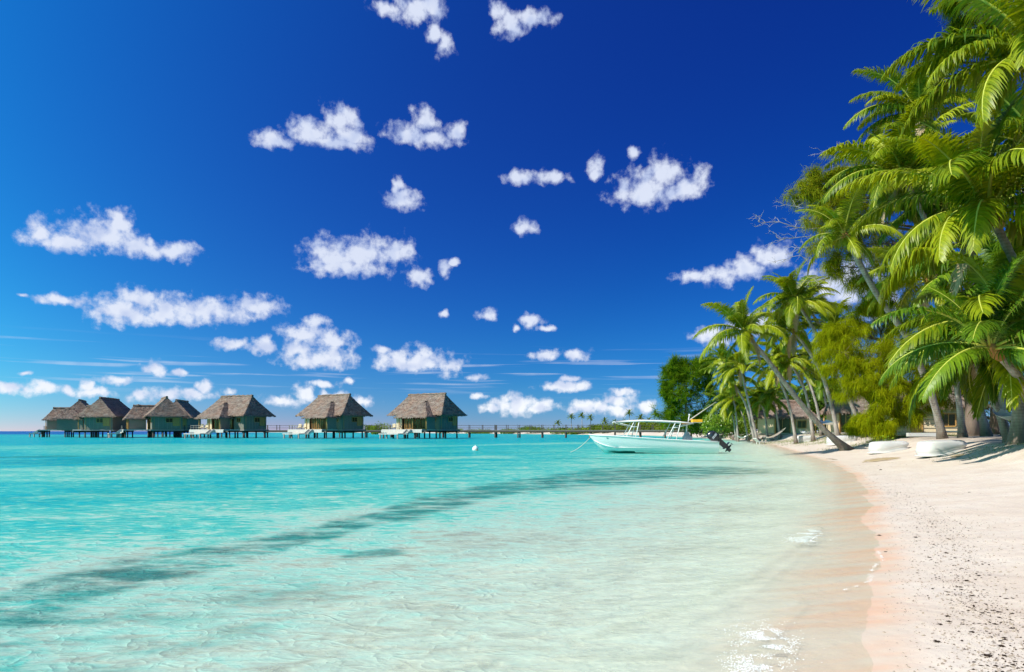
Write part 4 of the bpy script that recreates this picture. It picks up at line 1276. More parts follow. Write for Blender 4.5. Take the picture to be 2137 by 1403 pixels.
def bungalow(px_, Y, theta, label, seed, scale=1.0, porch_x=3.5, porch_out=4.0, porch_w=6.6, wing=False, platform=True, chairs=0, chair_label='', apex=False):
    """over-water bungalow on piles: hipped thatch with a porch roof in front, board walls, deck and bathing platform"""
    x = (px_ - CX) / F * Y
    o = thing('overwater_bungalow', label, 'bungalow', (x, Y, 0), -theta, 'thatched bungalows standing in the lagoon')
    o.scale = (scale, scale, scale)
    L, W, Rl = 15.1, 9.4, 10.0
    ze, zr, zf = 5.15, 9.75, 2.0
    mb = MB(); hip_roof(mb, L, W, Rl, ze, zr, seed=seed)
    mb.build('roof', M['thatch'], o)
    py0 = -W / 2 - porch_out
    plen = porch_out + W / 2
    mb = MB()
    if apex:      # a broad lean-to hip whose point runs into the main slope
        ins = -2.7 - py0
        hip_roof(mb, 2 * ins + 0.5, porch_w, 0.5, ze - 0.6, ze + 2.95, porch_x, py0 + ins + 0.25, 'y', seed + 1)
    else:
        hip_roof(mb, plen + 1.0, porch_w, plen + 1.0 - 4.4, ze - 0.6, ze + 2.6, porch_x, py0 + (plen + 1.0) / 2, 'y', seed + 1)
    mb.build('porch_roof', M['thatch'], o)
    if wing:
        mb = MB(); hip_roof(mb, 6.5, 5.6, 1.6, ze - 0.4, ze + 2.2, L / 2 + 0.5, -1.6, 'y', seed + 2)
        mb.build('wing_roof', M['thatch'], o)
        wall_box('wing_wall', o, (L / 2 + 0.5, -1.6, (ze + zf) / 2 - 0.1), (4.2, 5.0, ze - zf), M['wall'])
    # board walls
    wl, ww, hh = L - 3.0, W - 3.0, ze - zf + 0.3
    zc = zf + hh / 2
    t = 0.18
    wall_box('back_wall', o, (0, ww / 2, zc), (wl, t, hh), M['wall'])
    e = wall_box('end_wall', o, (wl / 2, 0, zc), (t, ww - t, hh), M['wall'])
    e2 = wall_box('end_wall', o, (-wl / 2, 0, zc), (t, ww - t, hh), M['cream'])
    f = wall_box('front_wall', o, (wl / 4 + 1.4, -ww / 2, zc), (wl / 2 - 2.9, t, hh), M['wall'])
    f2 = wall_box('front_wall', o, (-wl / 2 + 0.8, -ww / 2, zc), (1.6, t, hh), M['cream'])
    # battens on the boards
    for k in range(7):
        MB().box((wl / 2 + 0.11, -ww / 2 + 0.4 + k * (ww - 0.8) / 6, zc), (0.05, 0.10, hh - 0.1)).build('batten', M['ochre'] if k in (0, 6) else M['wood'], e)
    window(o, (wl / 2 + 0.12, 0.4, zc + 0.45), (1.5, 1.0), 'x')
    window(o, (wl / 2 + 0.12, ww / 2 - 1.3, zc + 0.1), (1.4, 1.9), 'x', 'shutter', M['ochre'], M['ochre'])
    window(o, (-wl / 2 - 0.12, 0.6, zc + 0.3), (1.2, 1.2), 'x')
    window(o, (wl / 2 - 1.6, -ww / 2 - 0.12, zc + 0.4), (1.1, 0.9), 'y')
    # glazed doors under the porch
    for k in range(4):
        window(o, (-2.9 + k * 1.45, -ww / 2, zc - 0.05), (1.42, hh - 0.3), 'y', 'glass_door')
    # porch: posts, side screens
    for (a, b) in ((porch_x - porch_w / 2 + 0.7, py0 + 0.8), (porch_x + porch_w / 2 - 0.7, py0 + 0.8), (porch_x, py0 + 0.8), (porch_x - porch_w / 2 + 0.7, -W / 2 + 0.2)):
        MB().tube([(a, b, zf - 0.3), (a, b, ze - 0.1)], 0.11, 7).build('post', M['ochre'], o, True)
    wall_box('screen', o, (porch_x + porch_w / 2 - 0.75, py0 + 0.8 + porch_out / 2, zf + 1.35), (0.10, porch_out - 0.4, 2.7), M['wall'])
    # decks and platform
    dk = MB()
    dk.box((0, 0, zf - 0.16), (wl + 0.9, ww + 0.9, 0.28))
    dk.build('floor', M['wood'], o)
    MB().box((-0.4, -ww / 2 - 0.45 - (porch_out + 1.4) / 2, zf - 0.14), (wl - 1.0, porch_out + 1.4, 0.24)).build('deck', M['deckwood'], o)
    yb = -ww / 2 - 0.45 - (porch_out + 1.4)
    MB().box((-0.4, yb - 0.06, zf - 0.45), (wl - 1.0, 0.1, 0.55)).build('fascia', M['deckwood'], o)
    if platform:
        MB().box((-1.6, yb - 1.5, 1.0), (5.4, 2.6, 0.22)).build('bathing_platform', M['deckwood'], o)
        st = MB()
        for k in range(4):
            st.box((1.9, yb - 0.35 - k * 0.3, zf - 0.35 - k * 0.22), (1.1, 0.34, 0.07))
        st.box((1.32, yb - 0.8, 1.45), (0.08, 1.5, 0.5), mat=Matrix.Rotation(0.62, 3, 'X')); st.box((2.48, yb - 0.8, 1.45), (0.08, 1.5, 0.5), mat=Matrix.Rotation(0.62, 3, 'X'))
        st.build('stairs', M['deckwood'], o)
        pn = MB().box((-1.6, yb - 0.14, 1.45), (5.2, 0.06, 0.8)).build('panel', M['deckwood'], o)
    # railing along the deck
    rl = MB()
    for k in range(6):
        xx = -wl / 2 + 0.4 + k * 0.9
        rl.box((xx, yb + 0.1, zf + 0.42), (0.07, 0.07, 0.85))
    rl.box((-wl / 2 + 2.65, yb + 0.1, zf + 0.88), (4.7, 0.09, 0.07)); rl.box((-wl / 2 + 2.65, yb + 0.1, zf + 0.45), (4.7, 0.05, 0.05))
    rl.build('railing', M['wood'], o)
    # beams and piles
    for yy in (-ww / 2 + 0.2, ww / 2 - 0.2, yb + 0.5):
        MB().box((-0.2, yy, zf - 0.48), (wl + 0.4, 0.24, 0.32)).build('beam', M['pile'], o)
    rg = random.Random(seed)
    pm = MB().tube([(0, 0, -2.2), (0, 0, zf - 0.3)], [0.19, 0.16], 8).mesh('pile', M['pile'], True)
    pm2 = MB().tube([(0, 0, -2.2), (0, 0, 1.0)], [0.17, 0.15], 8).mesh('pile', M['wood'], True)
    for xx in (-wl / 2 + 0.1, -wl / 4, 0.3, wl / 4, wl / 2 - 0.1):
        for yy in (-ww / 2 + 0.2, ww / 2 - 0.2, yb + 0.5):
            if yy < -W / 2 and xx > wl / 4 + 0.1:
                continue
            p = link('pile', pm, o); p.location = (xx + rg.uniform(-.12, .12), yy, 0)
    if platform:
        for xx, yy in ((-4.0, yb - 2.6), (0.8, yb - 2.6), (-4.0, yb - 0.5), (0.8, yb - 0.5)):
            p = link('pile', pm2, o); p.location = (xx, yy, 0)
    # chairs on the deck are things of their own
    cs, sn = math.cos(-theta), math.sin(-theta)
    for k in range(chairs):
        lx, ly = (-3.6 + k * 1.75) * scale, (yb + 1.1) * scale
        deck_chair(Vector((x + lx * cs - ly * sn, Y + lx * sn + ly * cs, (zf - 0.02) * scale)), -theta + 0.25, chair_label)
    return o


def deck_chair(loc, rz, label):
    o = thing('deck_chair', label, 'chair', loc, rz, 'cream chairs on the bungalow decks')
    MB().box((0, 0, 0.42), (0.75, 0.8, 0.14)).build('seat', M['cream'], o)
    MB().box((0, 0.42, 0.80), (0.75, 0.14, 0.85), mat=Matrix.Rotation(-0.25, 3, 'X')).build('backrest', M['cream'], o)
    lg = MB().box((0, 0, 0.175), (0.07, 0.07, 0.35)).mesh('leg', M['wood'])
    for a in (-0.32, 0.32):
        for b in (-0.34, 0.34):
            link('leg', lg, o).location = (a, b, 0)


bungalow(891, 152, R(31), 'bungalow nearest the open jetty, cream chairs on its deck', 11, 1.0, apex=True, porch_x=1.7, porch_w=8.8, porch_out=3.2, chairs=2, chair_label='cream chair on the deck of the bungalow nearest the open jetty')
bungalow(697, 156, R(33), 'bungalow standing apart midway along the row, sharp triangular porch roof', 12, 1.0, apex=True, porch_x=2.1, porch_w=7.8, porch_out=3.0, chairs=2, chair_label='cream chair on the deck of the bungalow midway along the row')
bungalow(494, 160, R(27), 'bungalow beside the closely packed cluster, low porch roof swept to one side', 13, 1.0, apex=True, porch_x=-0.8, porch_w=8.2, porch_out=3.0, chairs=2, chair_label='cream chair on the deck of the bungalow beside the packed cluster')
bungalow(343, 168, R(57), 'front bungalow of the packed cluster with a separate pale porch pavilion', 14, 1.0, porch_x=-0.8, porch_w=6.4)
bungalow(380, 192, R(80), 'bungalow tucked behind the cluster so only its roof peak shows', 15, 1.03, porch_x=0, porch_out=1.5, platform=False)
bungalow(229, 172, R(83), 'bungalow seen end on, its thatch a tall pyramid', 16, 1.0, porch_x=3.2, porch_out=1.2, platform=False, porch_w=4.5)
bungalow(172, 184, R(66), 'outermost bungalow at the open sea end of the row', 17, 1.0, porch_x=-0.4, wing=True, porch_w=6.0)


# ------------------------------------------------------------------ jetty
def jetty(pts, label, seed=1, pitch=5.4, zt=1.85):
    o = thing('jetty', label, 'jetty', (pts[0][0], pts[0][1], 0))
    org = Vector((pts[0][0], pts[0][1], 0))
    P_ = [Vector((a, b, 0)) - org for a, b in pts]
    rg = random.Random(seed)
    pile = MB().tube([(0, 0, -2.4), (0, 0, zt - 0.3)], [0.20, 0.17], 8).mesh('pile', M['pile'], True)
    post = MB().box((0, 0, zt + 0.62), (0.13, 0.13, 1.35)).mesh('railing_post', M['pile'])
    for a, b in zip(P_[:-1], P_[1:]):
        d = b - a
        L = d.length
        d.normalize()
        nrm = Vector((-d.y, d.x, 0))
        rz = math.atan2(d.y, d.x)
        mid = (a + b) / 2
        MB().box((mid.x, mid.y, zt - 0.06), (L, 2.0, 0.12), rz).build('deck', M['wood'], o)
        for sgn in (-1, 1):
            q = mid + nrm * 0.85 * sgn
            MB().box((q.x, q.y, zt - 0.32), (L, 0.18, 0.40), rz).build('beam', M['pile'], o)
            for hz in (0.55, 1.15):
                q2 = mid + nrm * 0.95 * sgn
                MB().box((q2.x, q2.y, zt + hz), (L, 0.05, 0.06), rz).build('rail', M['pile'], o)
        n = int(L / pitch)
        for k in range(n + 1):
            q = a + d * (k * L / max(n, 1))
            for sgn in (-1, 1):
                c = link('pile', pile, o); c.location = q + nrm * (0.75 * sgn) + d * rg.uniform(-.15, .15)
                c.rotation_euler = (rg.uniform(-.03, .03), rg.uniform(-.03, .03), 0)
                for e in (0, 0.5):
                    if k == n and e:
                        continue
                    r = link('railing_post', post, o); r.location = q + nrm * (0.93 * sgn) + d * (e * L / max(n, 1)); r.rotation_euler = (0, 0, rz)
            br = MB().box((q.x, q.y, zt - 0.60), (0.2, 2.3, 0.2), rz).build('cross_beam', M['pile'], o)
    return o


jetty([(52, 152), (30, 160), (-4, 168), (-30, 170), (-62, 172), (-85, 176)], 'long dark timber jetty on piles linking the beach to the bungalows')


# ------------------------------------------------------------------ the moored boat
def boat():
    YB = 49.5
    xb, xs = (1229 - CX) / F * YB, (1491 - CX) / F * YB
    L = xs - xb
    o = thing('motorboat', 'long white open motorboat with a flat white canopy, moored off the beach', 'boat', ((xb + xs) / 2, YB, 0), R(1.5))
    # hull sections from bow (s=0) to transom (s=1): half beam at sheer, sheer height, chine half beam, chine height, keel height
    st = [(0.0, 0.03, 1.34, 0.02, 1.20, 1.16), (0.035, 0.34, 1.31, 0.14, 0.90, 0.72), (0.08, 0.62, 1.29, 0.34, 0.66, 0.28), (0.125, 0.82, 1.27, 0.52, 0.52, -0.06), (0.22, 1.05, 1.22, 0.78, 0.34, -0.22),
          (0.35, 1.18, 1.14, 0.96, 0.18, -0.30), (0.5, 1.22, 1.05, 1.02, 0.10, -0.30), (0.7, 1.22, 0.95, 1.03, 0.06, -0.28), (0.88, 1.19, 0.87, 1.02, 0.05, -0.26), (1.0, 1.16, 0.82, 1.0, 0.05, -0.25)]
    rows_ = []
    for s, bs, zs, bc, zc, zk in st:
        x = -L / 2 + s * L
        rows_.append([(x, -bs, zs), (x + 0.02, -(bs * 0.62 + bc * 0.38), zs * 0.6 + zc * 0.4), (x + 0.05 * (1 - s), -bc, zc), (x + 0.1 * (1 - s), -bc * 0.45, zk * 0.6 + zc * 0.4), (x + 0.12 * (1 - s), 0, zk),
                      (x + 0.1 * (1 - s), bc * 0.45, zk * 0.6 + zc * 0.4), (x + 0.05 * (1 - s), bc, zc), (x + 0.02, bs * 0.62 + bc * 0.38, zs * 0.6 + zc * 0.4), (x, bs, zs)])
    mb = MB()
    n = 9
    vs = [p for r in rows_ for p in r]
    fs, mi = [], []
    for i in range(len(rows_) - 1):
        for k in range(n - 1):
            fs.append((i * n + k, i * n + k + 1, (i + 1) * n + k + 1, (i + 1) * n + k))
    mb.add(vs, fs)
    last = (len(rows_) - 1) * n
    mb.add([vs[last + k] for k in range(n)], [tuple(range(n))])
    hull = mb.build('hull', M['white'], o, True)
    # antifouling below the chine, a hair proud of the hull
    mb = MB()
    vs, fs = [], []
    sec = [r for r, q in zip(rows_, st) if 0.12 <= q[0] <= 0.75]
    ztop = [0.14, 0.17, 0.20, 0.17, 0.13, 0.05]
    for r, zt in zip(sec, ztop):
        a, b = Vector(r[2]), Vector(r[1])
        for sgn in (-1, 1):
            m_ = a.copy(); t = max(0.0, (zt - a.z) / (b.z - a.z)); m_ = a.lerp(b, t)
            if a.z > zt:
                c = Vector(r[3]); m_ = a.lerp(c, min(1, (a.z - zt) / (a.z - c.z)))
            low = Vector(r[3])
            for v in (m_, low):
                vs.append((v.x, sgn * (-abs(v.y) - 0.012) * -1 if sgn > 0 else -abs(v.y) - 0.012, v.z - 0.004))
    k_ = len(sec)
    for i in range(k_ - 1):
        for sgn in (0, 1):
            a = i * 4 + sgn * 2
            fs.append((a, a + 1, a + 5, a + 4))
    mb.add(vs, fs)
    mb.build('waterline_stripe', M['teal'], hull)
    # gunwale, spray rail, floor, fore deck
    for sgn in (-1, 1):
        MB().tube([(r[0][0], sgn * abs(r[0][1]), r[0][2] + 0.01) for r in rows_], 0.045, 6).build('gunwale', M['paint'], hull, True)
        pts = [(rows_[i][2][0], sgn * (abs(rows_[i][2][1]) * 1.0 + 0.03), rows_[i][2][2] + 0.03) for i in range(1, 5)]
        MB().tube(pts, [0.03, 0.035, 0.035, 0.02], 6).build('spray_rail', M['paint'], hull, True)
    mb = MB()
    fl = [[(r[0][0], -abs(r[1][1]) * 0.96, 0.42), (r[0][0], abs(r[1][1]) * 0.96, 0.42)] for r, q in zip(rows_, st) if q[0] > 0.2]
    vs = [p for r in fl for p in r]
    mb.add(vs, [(2 * i, 2 * i + 1, 2 * i + 3, 2 * i + 2) for i in range(len(fl) - 1)])
    mb.build('floor', M['white'], o)
    mb = MB()
    fd = [r for r, q in zip(rows_, st) if q[0] <= 0.36]
    vs = []
    for r in fd:
        vs += [(r[0][0], -abs(r[0][1]) * 0.97, r[0][2] + 0.02), (r[0][0], 0, r[0][2] + 0.07), (r[0][0], abs(r[0][1]) * 0.97, r[0][2] + 0.02)]
    mb.add(vs, [(3 * i + k, 3 * i + k + 1, 3 * i + k + 4, 3 * i + k + 3) for i in range(len(fd) - 1) for k in (0, 1)])
    mb.build('foredeck', M['white'], o)
    MB().box((-L / 2 + 1.35, -0.80, 1.13), (0.42, 0.02, 0.10), R(-9)).build('name_plate', M['teal'], hull)
    X = lambda px: (px - CX) / F * YB - (xb + xs) / 2
    Zp = lambda py: CAMZ - (py - HY) / F * YB
    # canopy and its frame
    cv = MB()
    xs_ = [X(1281), X(1310), X(1340), X(1380), X(1415), X(1440)]
    zs_ = [Zp(880.5), Zp(878.5), Zp(877.5), Zp(878.5), Zp(880.5), Zp(883)]
    vs = []
    for a, z in zip(xs_, zs_):
        w = 0.75 if a == xs_[0] else 1.0
        for y, dz in ((-w, -0.03), (-w * .5, 0.03), (0, 0.05), (w * .5, 0.03), (w, -0.03)):
            vs.append((a, y, z + dz))
        for y, dz in ((-w, -0.10), (-w * .5, -0.02), (0, 0.0), (w * .5, -0.02), (w, -0.10)):
            vs.append((a, y, z + dz))
    fs = []
    for i in range(len(xs_) - 1):
        a, b = i * 10, (i + 1) * 10
        for k in range(4):
            fs.append((a + k, a + k + 1, b + k + 1, b + k)); fs.append((a + 5 + k + 1, a + 5 + k, b + 5 + k, b + 5 + k + 1))
        fs.append((a, b, b + 5, a + 5)); fs.append((b + 4, a + 4, a + 9, b + 9))
    for a in (0, (len(xs_) - 1) * 10):
        fs.append((a, a + 1, a + 2, a + 3, a + 4, a + 9, a + 8, a + 7, a + 6, a + 5))
    cv.add(vs, fs)
    cv.build('canopy', M['canvas'], o, True)

    def bar(p0, p1, y0, y1, r=0.032, nm='frame_tube'):
        MB().tube([(X(p0[0]), y0, Zp(p0[1])), (X(p1[0]), y1, Zp(p1[1]))], r, 6).build(nm, M['paint'], o, True)
    for sgn in (-1, 1):
        y0, y1 = sgn * 1.08, sgn * 0.95
        sh = 0 if sgn < 0 else 4
        bar((1301 + sh, 912), (1318 + sh, 880), y0, y1); bar((1320 + sh, 913), (1328 + sh, 880), y0, y1)
        bar((1311 + sh, 891), (1325 + sh, 891), sgn * 1.0, sgn * 1.0, 0.024); bar((1308 + sh, 902), (1322 + sh, 902), sgn * 1.04, sgn * 1.04, 0.024)
        bar((1384 + sh, 918), (1404 + sh, 880), y0, y1); bar((1403 + sh, 919), (1414 + sh, 880), y0, y1)
        bar((1396 + sh, 893), (1410 + sh, 893), sgn * 1.0, sgn * 1.0, 0.024); bar((1391 + sh, 906), (1407 + sh, 906), sgn * 1.04, sgn * 1.04, 0.024)
        bar((1283, 882), (1313 + sh, 890), sgn * 0.72, sgn * 0.98, 0.024)
        bar((1411, 891), (1438, 885), sgn * 0.98, sgn * 0.6, 0.03)
    # steering console with its post
    cs = MB()
    cs.box(((X(1428) + X(1442)) / 2, 0, (0.42 + Zp(911)) / 2), (0.52, 0.8, Zp(911) - 0.42), taper=1.0)
    cs.box(((X(1428) + X(1440)) / 2, 0, Zp(908) + 0.06), (0.42, 0.7, 0.34), taper=0.35)
    cs.build('console', M['greyp'], o)
    MB().tube([(X(1433), 0, Zp(912)), (X(1433.5), 0, Zp(884))], 0.05, 8).build('mast', M['paint'], o, True)
    MB().tube([(X(1438), 0.2, Zp(884)), (X(1440.5), 0.2, Zp(868))], 0.035, 7).build('light_post', M['paint'], o, True)
    MB().ball((X(1441), 0.2, Zp(866)), 0.07, 8, 6).build('lamp', M['paint'], o, True)
    MB().tube([(X(1441), 0.2, Zp(877)), (X(1499), 0.4, Zp(838.5))], [0.045, 0.022], 7).build('rod', M['rope'], o, True)
    # orange and amber rolled floats under the canopy end
    fl = MB().tube([(X(1417), -0.5, Zp(883)), (X(1436), -0.5, Zp(883.5))], 0.075, 8)
    tag(fl.build('float_roll', M['orange'], None, True), 'deep orange roll slung under the boat canopy edge', 'float')
    bpy.data.objects['float_roll'].matrix_world = o.matrix_basis
    f2 = MB().box(((X(1442) + X(1462)) / 2, -0.3, Zp(878.5)), (X(1462) - X(1442), 0.5, 0.20)).build('float_cushion', M['amber'])
    tag(f2, 'amber block held out behind the boat canopy beside the slanting rod', 'float')
    f2.matrix_world = o.matrix_basis
    MB().box(((X(1436) + X(1462)) / 2, -0.3, Zp(882.2)), (X(1462) - X(1436), 0.4, 0.035)).build('float_shelf', M['paint'], o)
    # thwarts
    for a in (1345, 1370, 1460):
        MB().box((X(a), 0, 0.62), (0.35, 2.0, 0.08)).build('thwart', M['white'], o)
    MB().box((X(1455), -0.85, Zp(921)), (0.5, 0.2, 0.12)).build('locker_lid', M['orange'], o)
    # outboard motor, tilted up
    em = link('outboard_motor', None, o)
    em.location = (L / 2 + 0.20, -0.1, 0.98)
    em.rotation_euler = (0, R(-50), 0)
    cw = MB()
    prof = [(-0.02, 0.26, 0.20, -0.05), (0.10, 0.34, 0.25, 0.0), (0.35, 0.37, 0.27, 0.02), (0.60, 0.34, 0.25, 0.0), (0.78, 0.22, 0.17, -0.04), (0.84, 0.08, 0.07, -0.05)]
    rings = []
    for z, ax, ay, off in prof:
        rings.append([(off + ax * math.copysign(abs(math.cos(a)) ** 0.6, math.cos(a)), ay * math.copysign(abs(math.sin(a)) ** 0.6, math.sin(a)), z) for a in [2 * math.pi * k / 14 for k in range(14)]])
    vs = [p for r in rings for p in r]
    fs = [(i * 14 + k, i * 14 + (k + 1) % 14, (i + 1) * 14 + (k + 1) % 14, (i + 1) * 14 + k) for i in range(len(rings) - 1) for k in range(14)]
    fs += [tuple(range(13, -1, -1)), tuple(range((len(rings) - 1) * 14, len(rings) * 14))]
    cw.add(vs, fs)
    cwl = cw.build('cowling', M['black'], em, True)
    # a slanted pale stripe mark on each side of the cowling
    for sgn in (-1, 1):
        dc = MB()
        for a, w in ((-0.18, 0.05), (-0.08, 0.07), (0.03, 0.05), (0.12, 0.06), (0.20, 0.03)):
            dc.add([(a - w / 2, sgn * 0.272, 0.30), (a + w / 2, sgn * 0.272, 0.30), (a + w / 2 + 0.05, sgn * 0.274, 0.46), (a - w / 2 + 0.05, sgn * 0.274, 0.46)], [(0, 1, 2, 3)])
        dc.build('decal', M['silver'], em)
    lg = MB()
    lg.box((0.02, 0, -0.40), (0.34, 0.19, 0.90), taper=1.15)
    lg.box((0.10, 0, -0.78), (0.62, 0.30, 0.05))
    lg.ball((0.06, 0, -1.02), (0.36, 0.08, 0.08), 12, 8)
    lg.box((0.0, 0, -1.17), (0.22, 0.03, 0.22), taper=1.3)
    lg.box((0.06, 0, -0.90), (0.26, 0.08, 0.3))
    lg.build('leg', M['black'], em)
    pr = MB()
    for k in range(3):
        a = k * 2.094
        pr.box((0.46, math.sin(a) * 0.07, -1.02 + math.cos(a) * 0.07), (0.025, 0.05, 0.10), mat=Matrix.Rotation(-a, 3, 'X') @ Matrix.Rotation(0.5, 3, 'Z'))
    pr.build('propeller', M['black'], em)
    MB().box((L / 2 - 0.24, -0.30, 0.72), (0.44, 1.3, 0.34)).build('transom_block', M['paint'], o)
    MB().box((L / 2 + 0.14, 0, 0.72), (0.16, 0.30, 0.42)).build('motor_bracket', M['black'], o)
    # mooring line
    a = lift(1233, 912, YB); b = Vector(((1188 - CX) / F * 52, 52, -0.05))
    pts = [a.lerp(b, t) - Vector((0, 0, 0.16 * math.sin(math.pi * t))) for t in [i / 10 for i in range(11)]]
    tag(MB().tube(pts, 0.022, 5).build('mooring_line', M['rope'], None, True), 'pale mooring line slanting from the motorboat bow into the water', 'rope')


boat()

# mooring buoy
by = ground(992, 940)
bo = thing('mooring_buoy', 'round white mooring buoy with an orange cheek floating in the lagoon', 'buoy', (by[0], by[1], 0.0))
MB().ball((0, 0, 0.10), 0.26, 16, 10).build('float', M['white'], bo, True)
MB().tube([(0.10, -0.10, 0.02), (0.225, -0.14, 0.06)], [0.17, 0.02], 10).build('patch', M['orange'], bo, True)
MB().tube([(0, 0, 0.34), (0, 0, 0.44)], 0.035, 7).build('eye', M['paint'], bo, True)


# ------------------------------------------------------------------ cottages in the grove
def cottage(px_, Y, theta, L, W, Rl, ze, zr, label, seed, cabin=False):
    b = place(px_, Y)
    o = thing('thatched_cottage', label, 'cottage', b, -theta)
    mb = MB(); hip_roof(mb, L, W, Rl, ze, zr, seed=seed)
    mb.build('roof', M['thatch'], o)
    wl, ww = L - 1.8, W - 1.8
    hh = ze + 0.45
    zc = hh / 2 - 0.2
    t = 0.16
    wall_box('back_wall', o, (0, ww / 2, zc), (wl, t, hh), M['cream'])
    wall_box('end_wall', o, (wl / 2, 0, zc), (t, ww - t, hh), M['cream'])
    wall_box('end_wall', o, (-wl / 2, 0, zc), (t, ww - t, hh), M['cream'])
    wall_box('front_wall', o, (-wl / 2 + wl * 0.15, -ww / 2, zc), (wl * 0.3, t, hh), M['cream'])
    wall_box('front_wall', o, (wl / 2 - wl * 0.2, -ww / 2, zc), (wl * 0.4, t, hh), M['cream'])
    window(o, (-wl / 2 + wl * 0.45, -ww / 2, zc), (wl * 0.28, hh - 0.2), 'y', 'glass_door')
    window(o, (wl / 2 - wl * 0.2, -ww / 2 - 0.1, zc + 0.2), (1.2, 1.1), 'y')
    window(o, (-wl / 2 - 0.1, 0, zc + 0.2), (1.1, 1.1), 'x')
    for k in range(4):
        MB().tube([(-L / 2 + 0.6 + k * (L - 1.2) / 3, -W / 2 + 0.4, -0.3), (-L / 2 + 0.6 + k * (L - 1.2) / 3, -W / 2 + 0.4, ze + 0.1)], 0.10, 7).build('post', M['ochre'], o, True)
    MB().box((0, 0, 0.05), (L - 0.8, W - 0.8, 0.3)).build('floor', M['wood'], o)
    return o


cottage(1640, 105, R(24), 9.5, 6.5, 4.0, 2.5, 5.0, 'low thatched cottage among the palm trunks behind the stone bank', 41)
cottage(1772, 84, R(30), 6.4, 5.6, 1.2, 2.6, 5.6, 'small cottage with a tall pale thatched gable between palm and casuarina', 42)
# a plain board cabin deep in the grove
b = place(1935, 62)
o = thing('board_cabin', 'pale board cabin half hidden deep in the grove behind the tall bent palm', 'cabin', b, R(-20))
MB().box((0, 0, 1.2), (6.5, 4.0, 2.6)).build('wall', M['cream'], o)
for k in range(7):
    MB().box((0, -2.03, 0.25 + k * 0.36), (6.5, 0.05, 0.04)).build('board_joint', M['wood'], o)
mb = MB(); hip_roof(mb, 8.4, 6.0, 3.6, 2.45, 4.6, seed=44); mb.build('roof', M['thatch'], o)
window(o, (1.2, -2.04, 1.3), (1.1, 1.1), 'y')
MB().box((-1.2, -2.05, 1.0), (0.95, 0.08, 2.0)).build('door', M['ochre'], o)


# ------------------------------------------------------------------ white tubs on the sand
def tub_mesh():
    mb = MB()
    nu, prof = 40, [(1.0, 0.0), (1.02, 0.05), (1.0, 0.13), (0.985, 0.20), (1.0, 0.30), (0.985, 0.44), (0.955, 0.56), (0.90, 0.625), (0.80, 0.655), (0.5, 0.68), (0.0, 0.69)]
    rings = []
    for k, z in prof:
        ring = []
        for i in range(nu):
            a = 2 * math.pi * i / nu
            cx_, sy_ = math.cos(a), math.sin(a)
            e = 0.62
            x = 1.08 * math.copysign(abs(cx_) ** e, cx_) * k
            y = 0.55 * math.copysign(abs(sy_) ** e, sy_) * k
            zz = z
            # the moulded crease sweeps up along the side
            if 0.1 < z < 0.5:
                sw = 0.13 * math.sin((x / 1.08) * 1.7 + 0.3)
                zz = z + sw
            rings_z = max(0.0, zz)
            ins = 1.0 - (0.075 if abs(z - 0.20) < 0.01 else 0.0)
            ring.append((x * ins, y * ins, rings_z + 0.03 * (x / 1.08)))
        rings.append(ring)
    vs = [p for r in rings for p in r]
    mb.add(vs, [(i * nu + k, i * nu + (k + 1) % nu, (i + 1) * nu + (k + 1) % nu, (i + 1) * nu + k) for i in range(len(rings) - 1) for k in range(nu)])
    return mb.mesh('tub_shell', M['tub'], True)


TUB = tub_mesh()
RIM = None
for px_, Y, rz, sc, lab in ((1964, 30.6, 12, 1.02, 'biggest white moulded tub, lying on the sand by the casuarina litter'), (1854, 38.5, 4, 0.98, 'white moulded tub with a green sprout behind it'),
                            (1757, 57, -3, 1.12, 'white moulded tub half hidden behind the foot of the leaning palm'), (1680, 76, 0, 1.12, 'white moulded tub lying farthest along the beach, near the stone bank')):
    p = place(px_, Y)
    o = thing('beach_tub', lab, 'tub', p - Vector((0, 0, 0.03)), R(rz), 'white tubs on the sand')
    o.scale = (sc, sc, sc)
    link('shell', TUB, o)
    MB().tube([(1.11 * math.copysign(abs(math.cos(a)) ** .62, math.cos(a)), 0.57 * math.copysign(abs(math.sin(a)) ** .62, math.sin(a)), 0.03 + 0.03 * math.cos(a)) for a in [2 * math.pi * k / 36 for k in range(37)]], 0.03, 6, cap=False).build('rim', M['tub'], o, True)


# ------------------------------------------------------------------ hammocks, loungers
def hammock(a, b, label, w=0.95, sag=0.55, seed=1):
    a, b = Vector(a), Vector(b)
    mid = (a + b) / 2
    o = thing('hammock', label, 'hammock', (mid.x, mid.y, gz(mid.x, mid.y)), 0, 'white hammocks slung in the palm grove')
    a, b = a - Vector(o.location), b - Vector(o.location)
    side = Vector((-(b - a).y, (b - a).x, 0)).normalized()
    mb = MB()
    nu, nv = 16, 6
    vs = []
    for i in range(nu + 1):
        t = 0.16 + 0.68 * i / nu
        c = a.lerp(b, t) - Vector((0, 0, sag * 4 * t * (1 - t)))
        ww = w * (0.35 + 0.65 * math.sin(math.pi * i / nu) ** 0.5)
        for k in range(nv + 1):
            v = k / nv * 2 - 1
            vs.append(c + side * (v * ww / 2) + Vector((0, 0, 0.16 * v * v)))
    mb.add(vs, [(i * (nv + 1) + k, i * (nv + 1) + k + 1, (i + 1) * (nv + 1) + k + 1, (i + 1) * (nv + 1) + k) for i in range(nu) for k in range(nv)])
    mb.build('sling', M['canvas'], o, True)
    for e, i in ((a, 0), (b, nu)):
        for k in (0, nv // 2, nv):
            MB().tube([e, vs[i * (nv + 1) + k]], 0.014, 4).build('rope', M['rope'], o)


def hang(px0, Y0, z0, px1, Y1, z1):
    p, q = place(px0, Y0), place(px1, Y1)
    return p + Vector((0, 0, z0)), q + Vector((0, 0, z1))


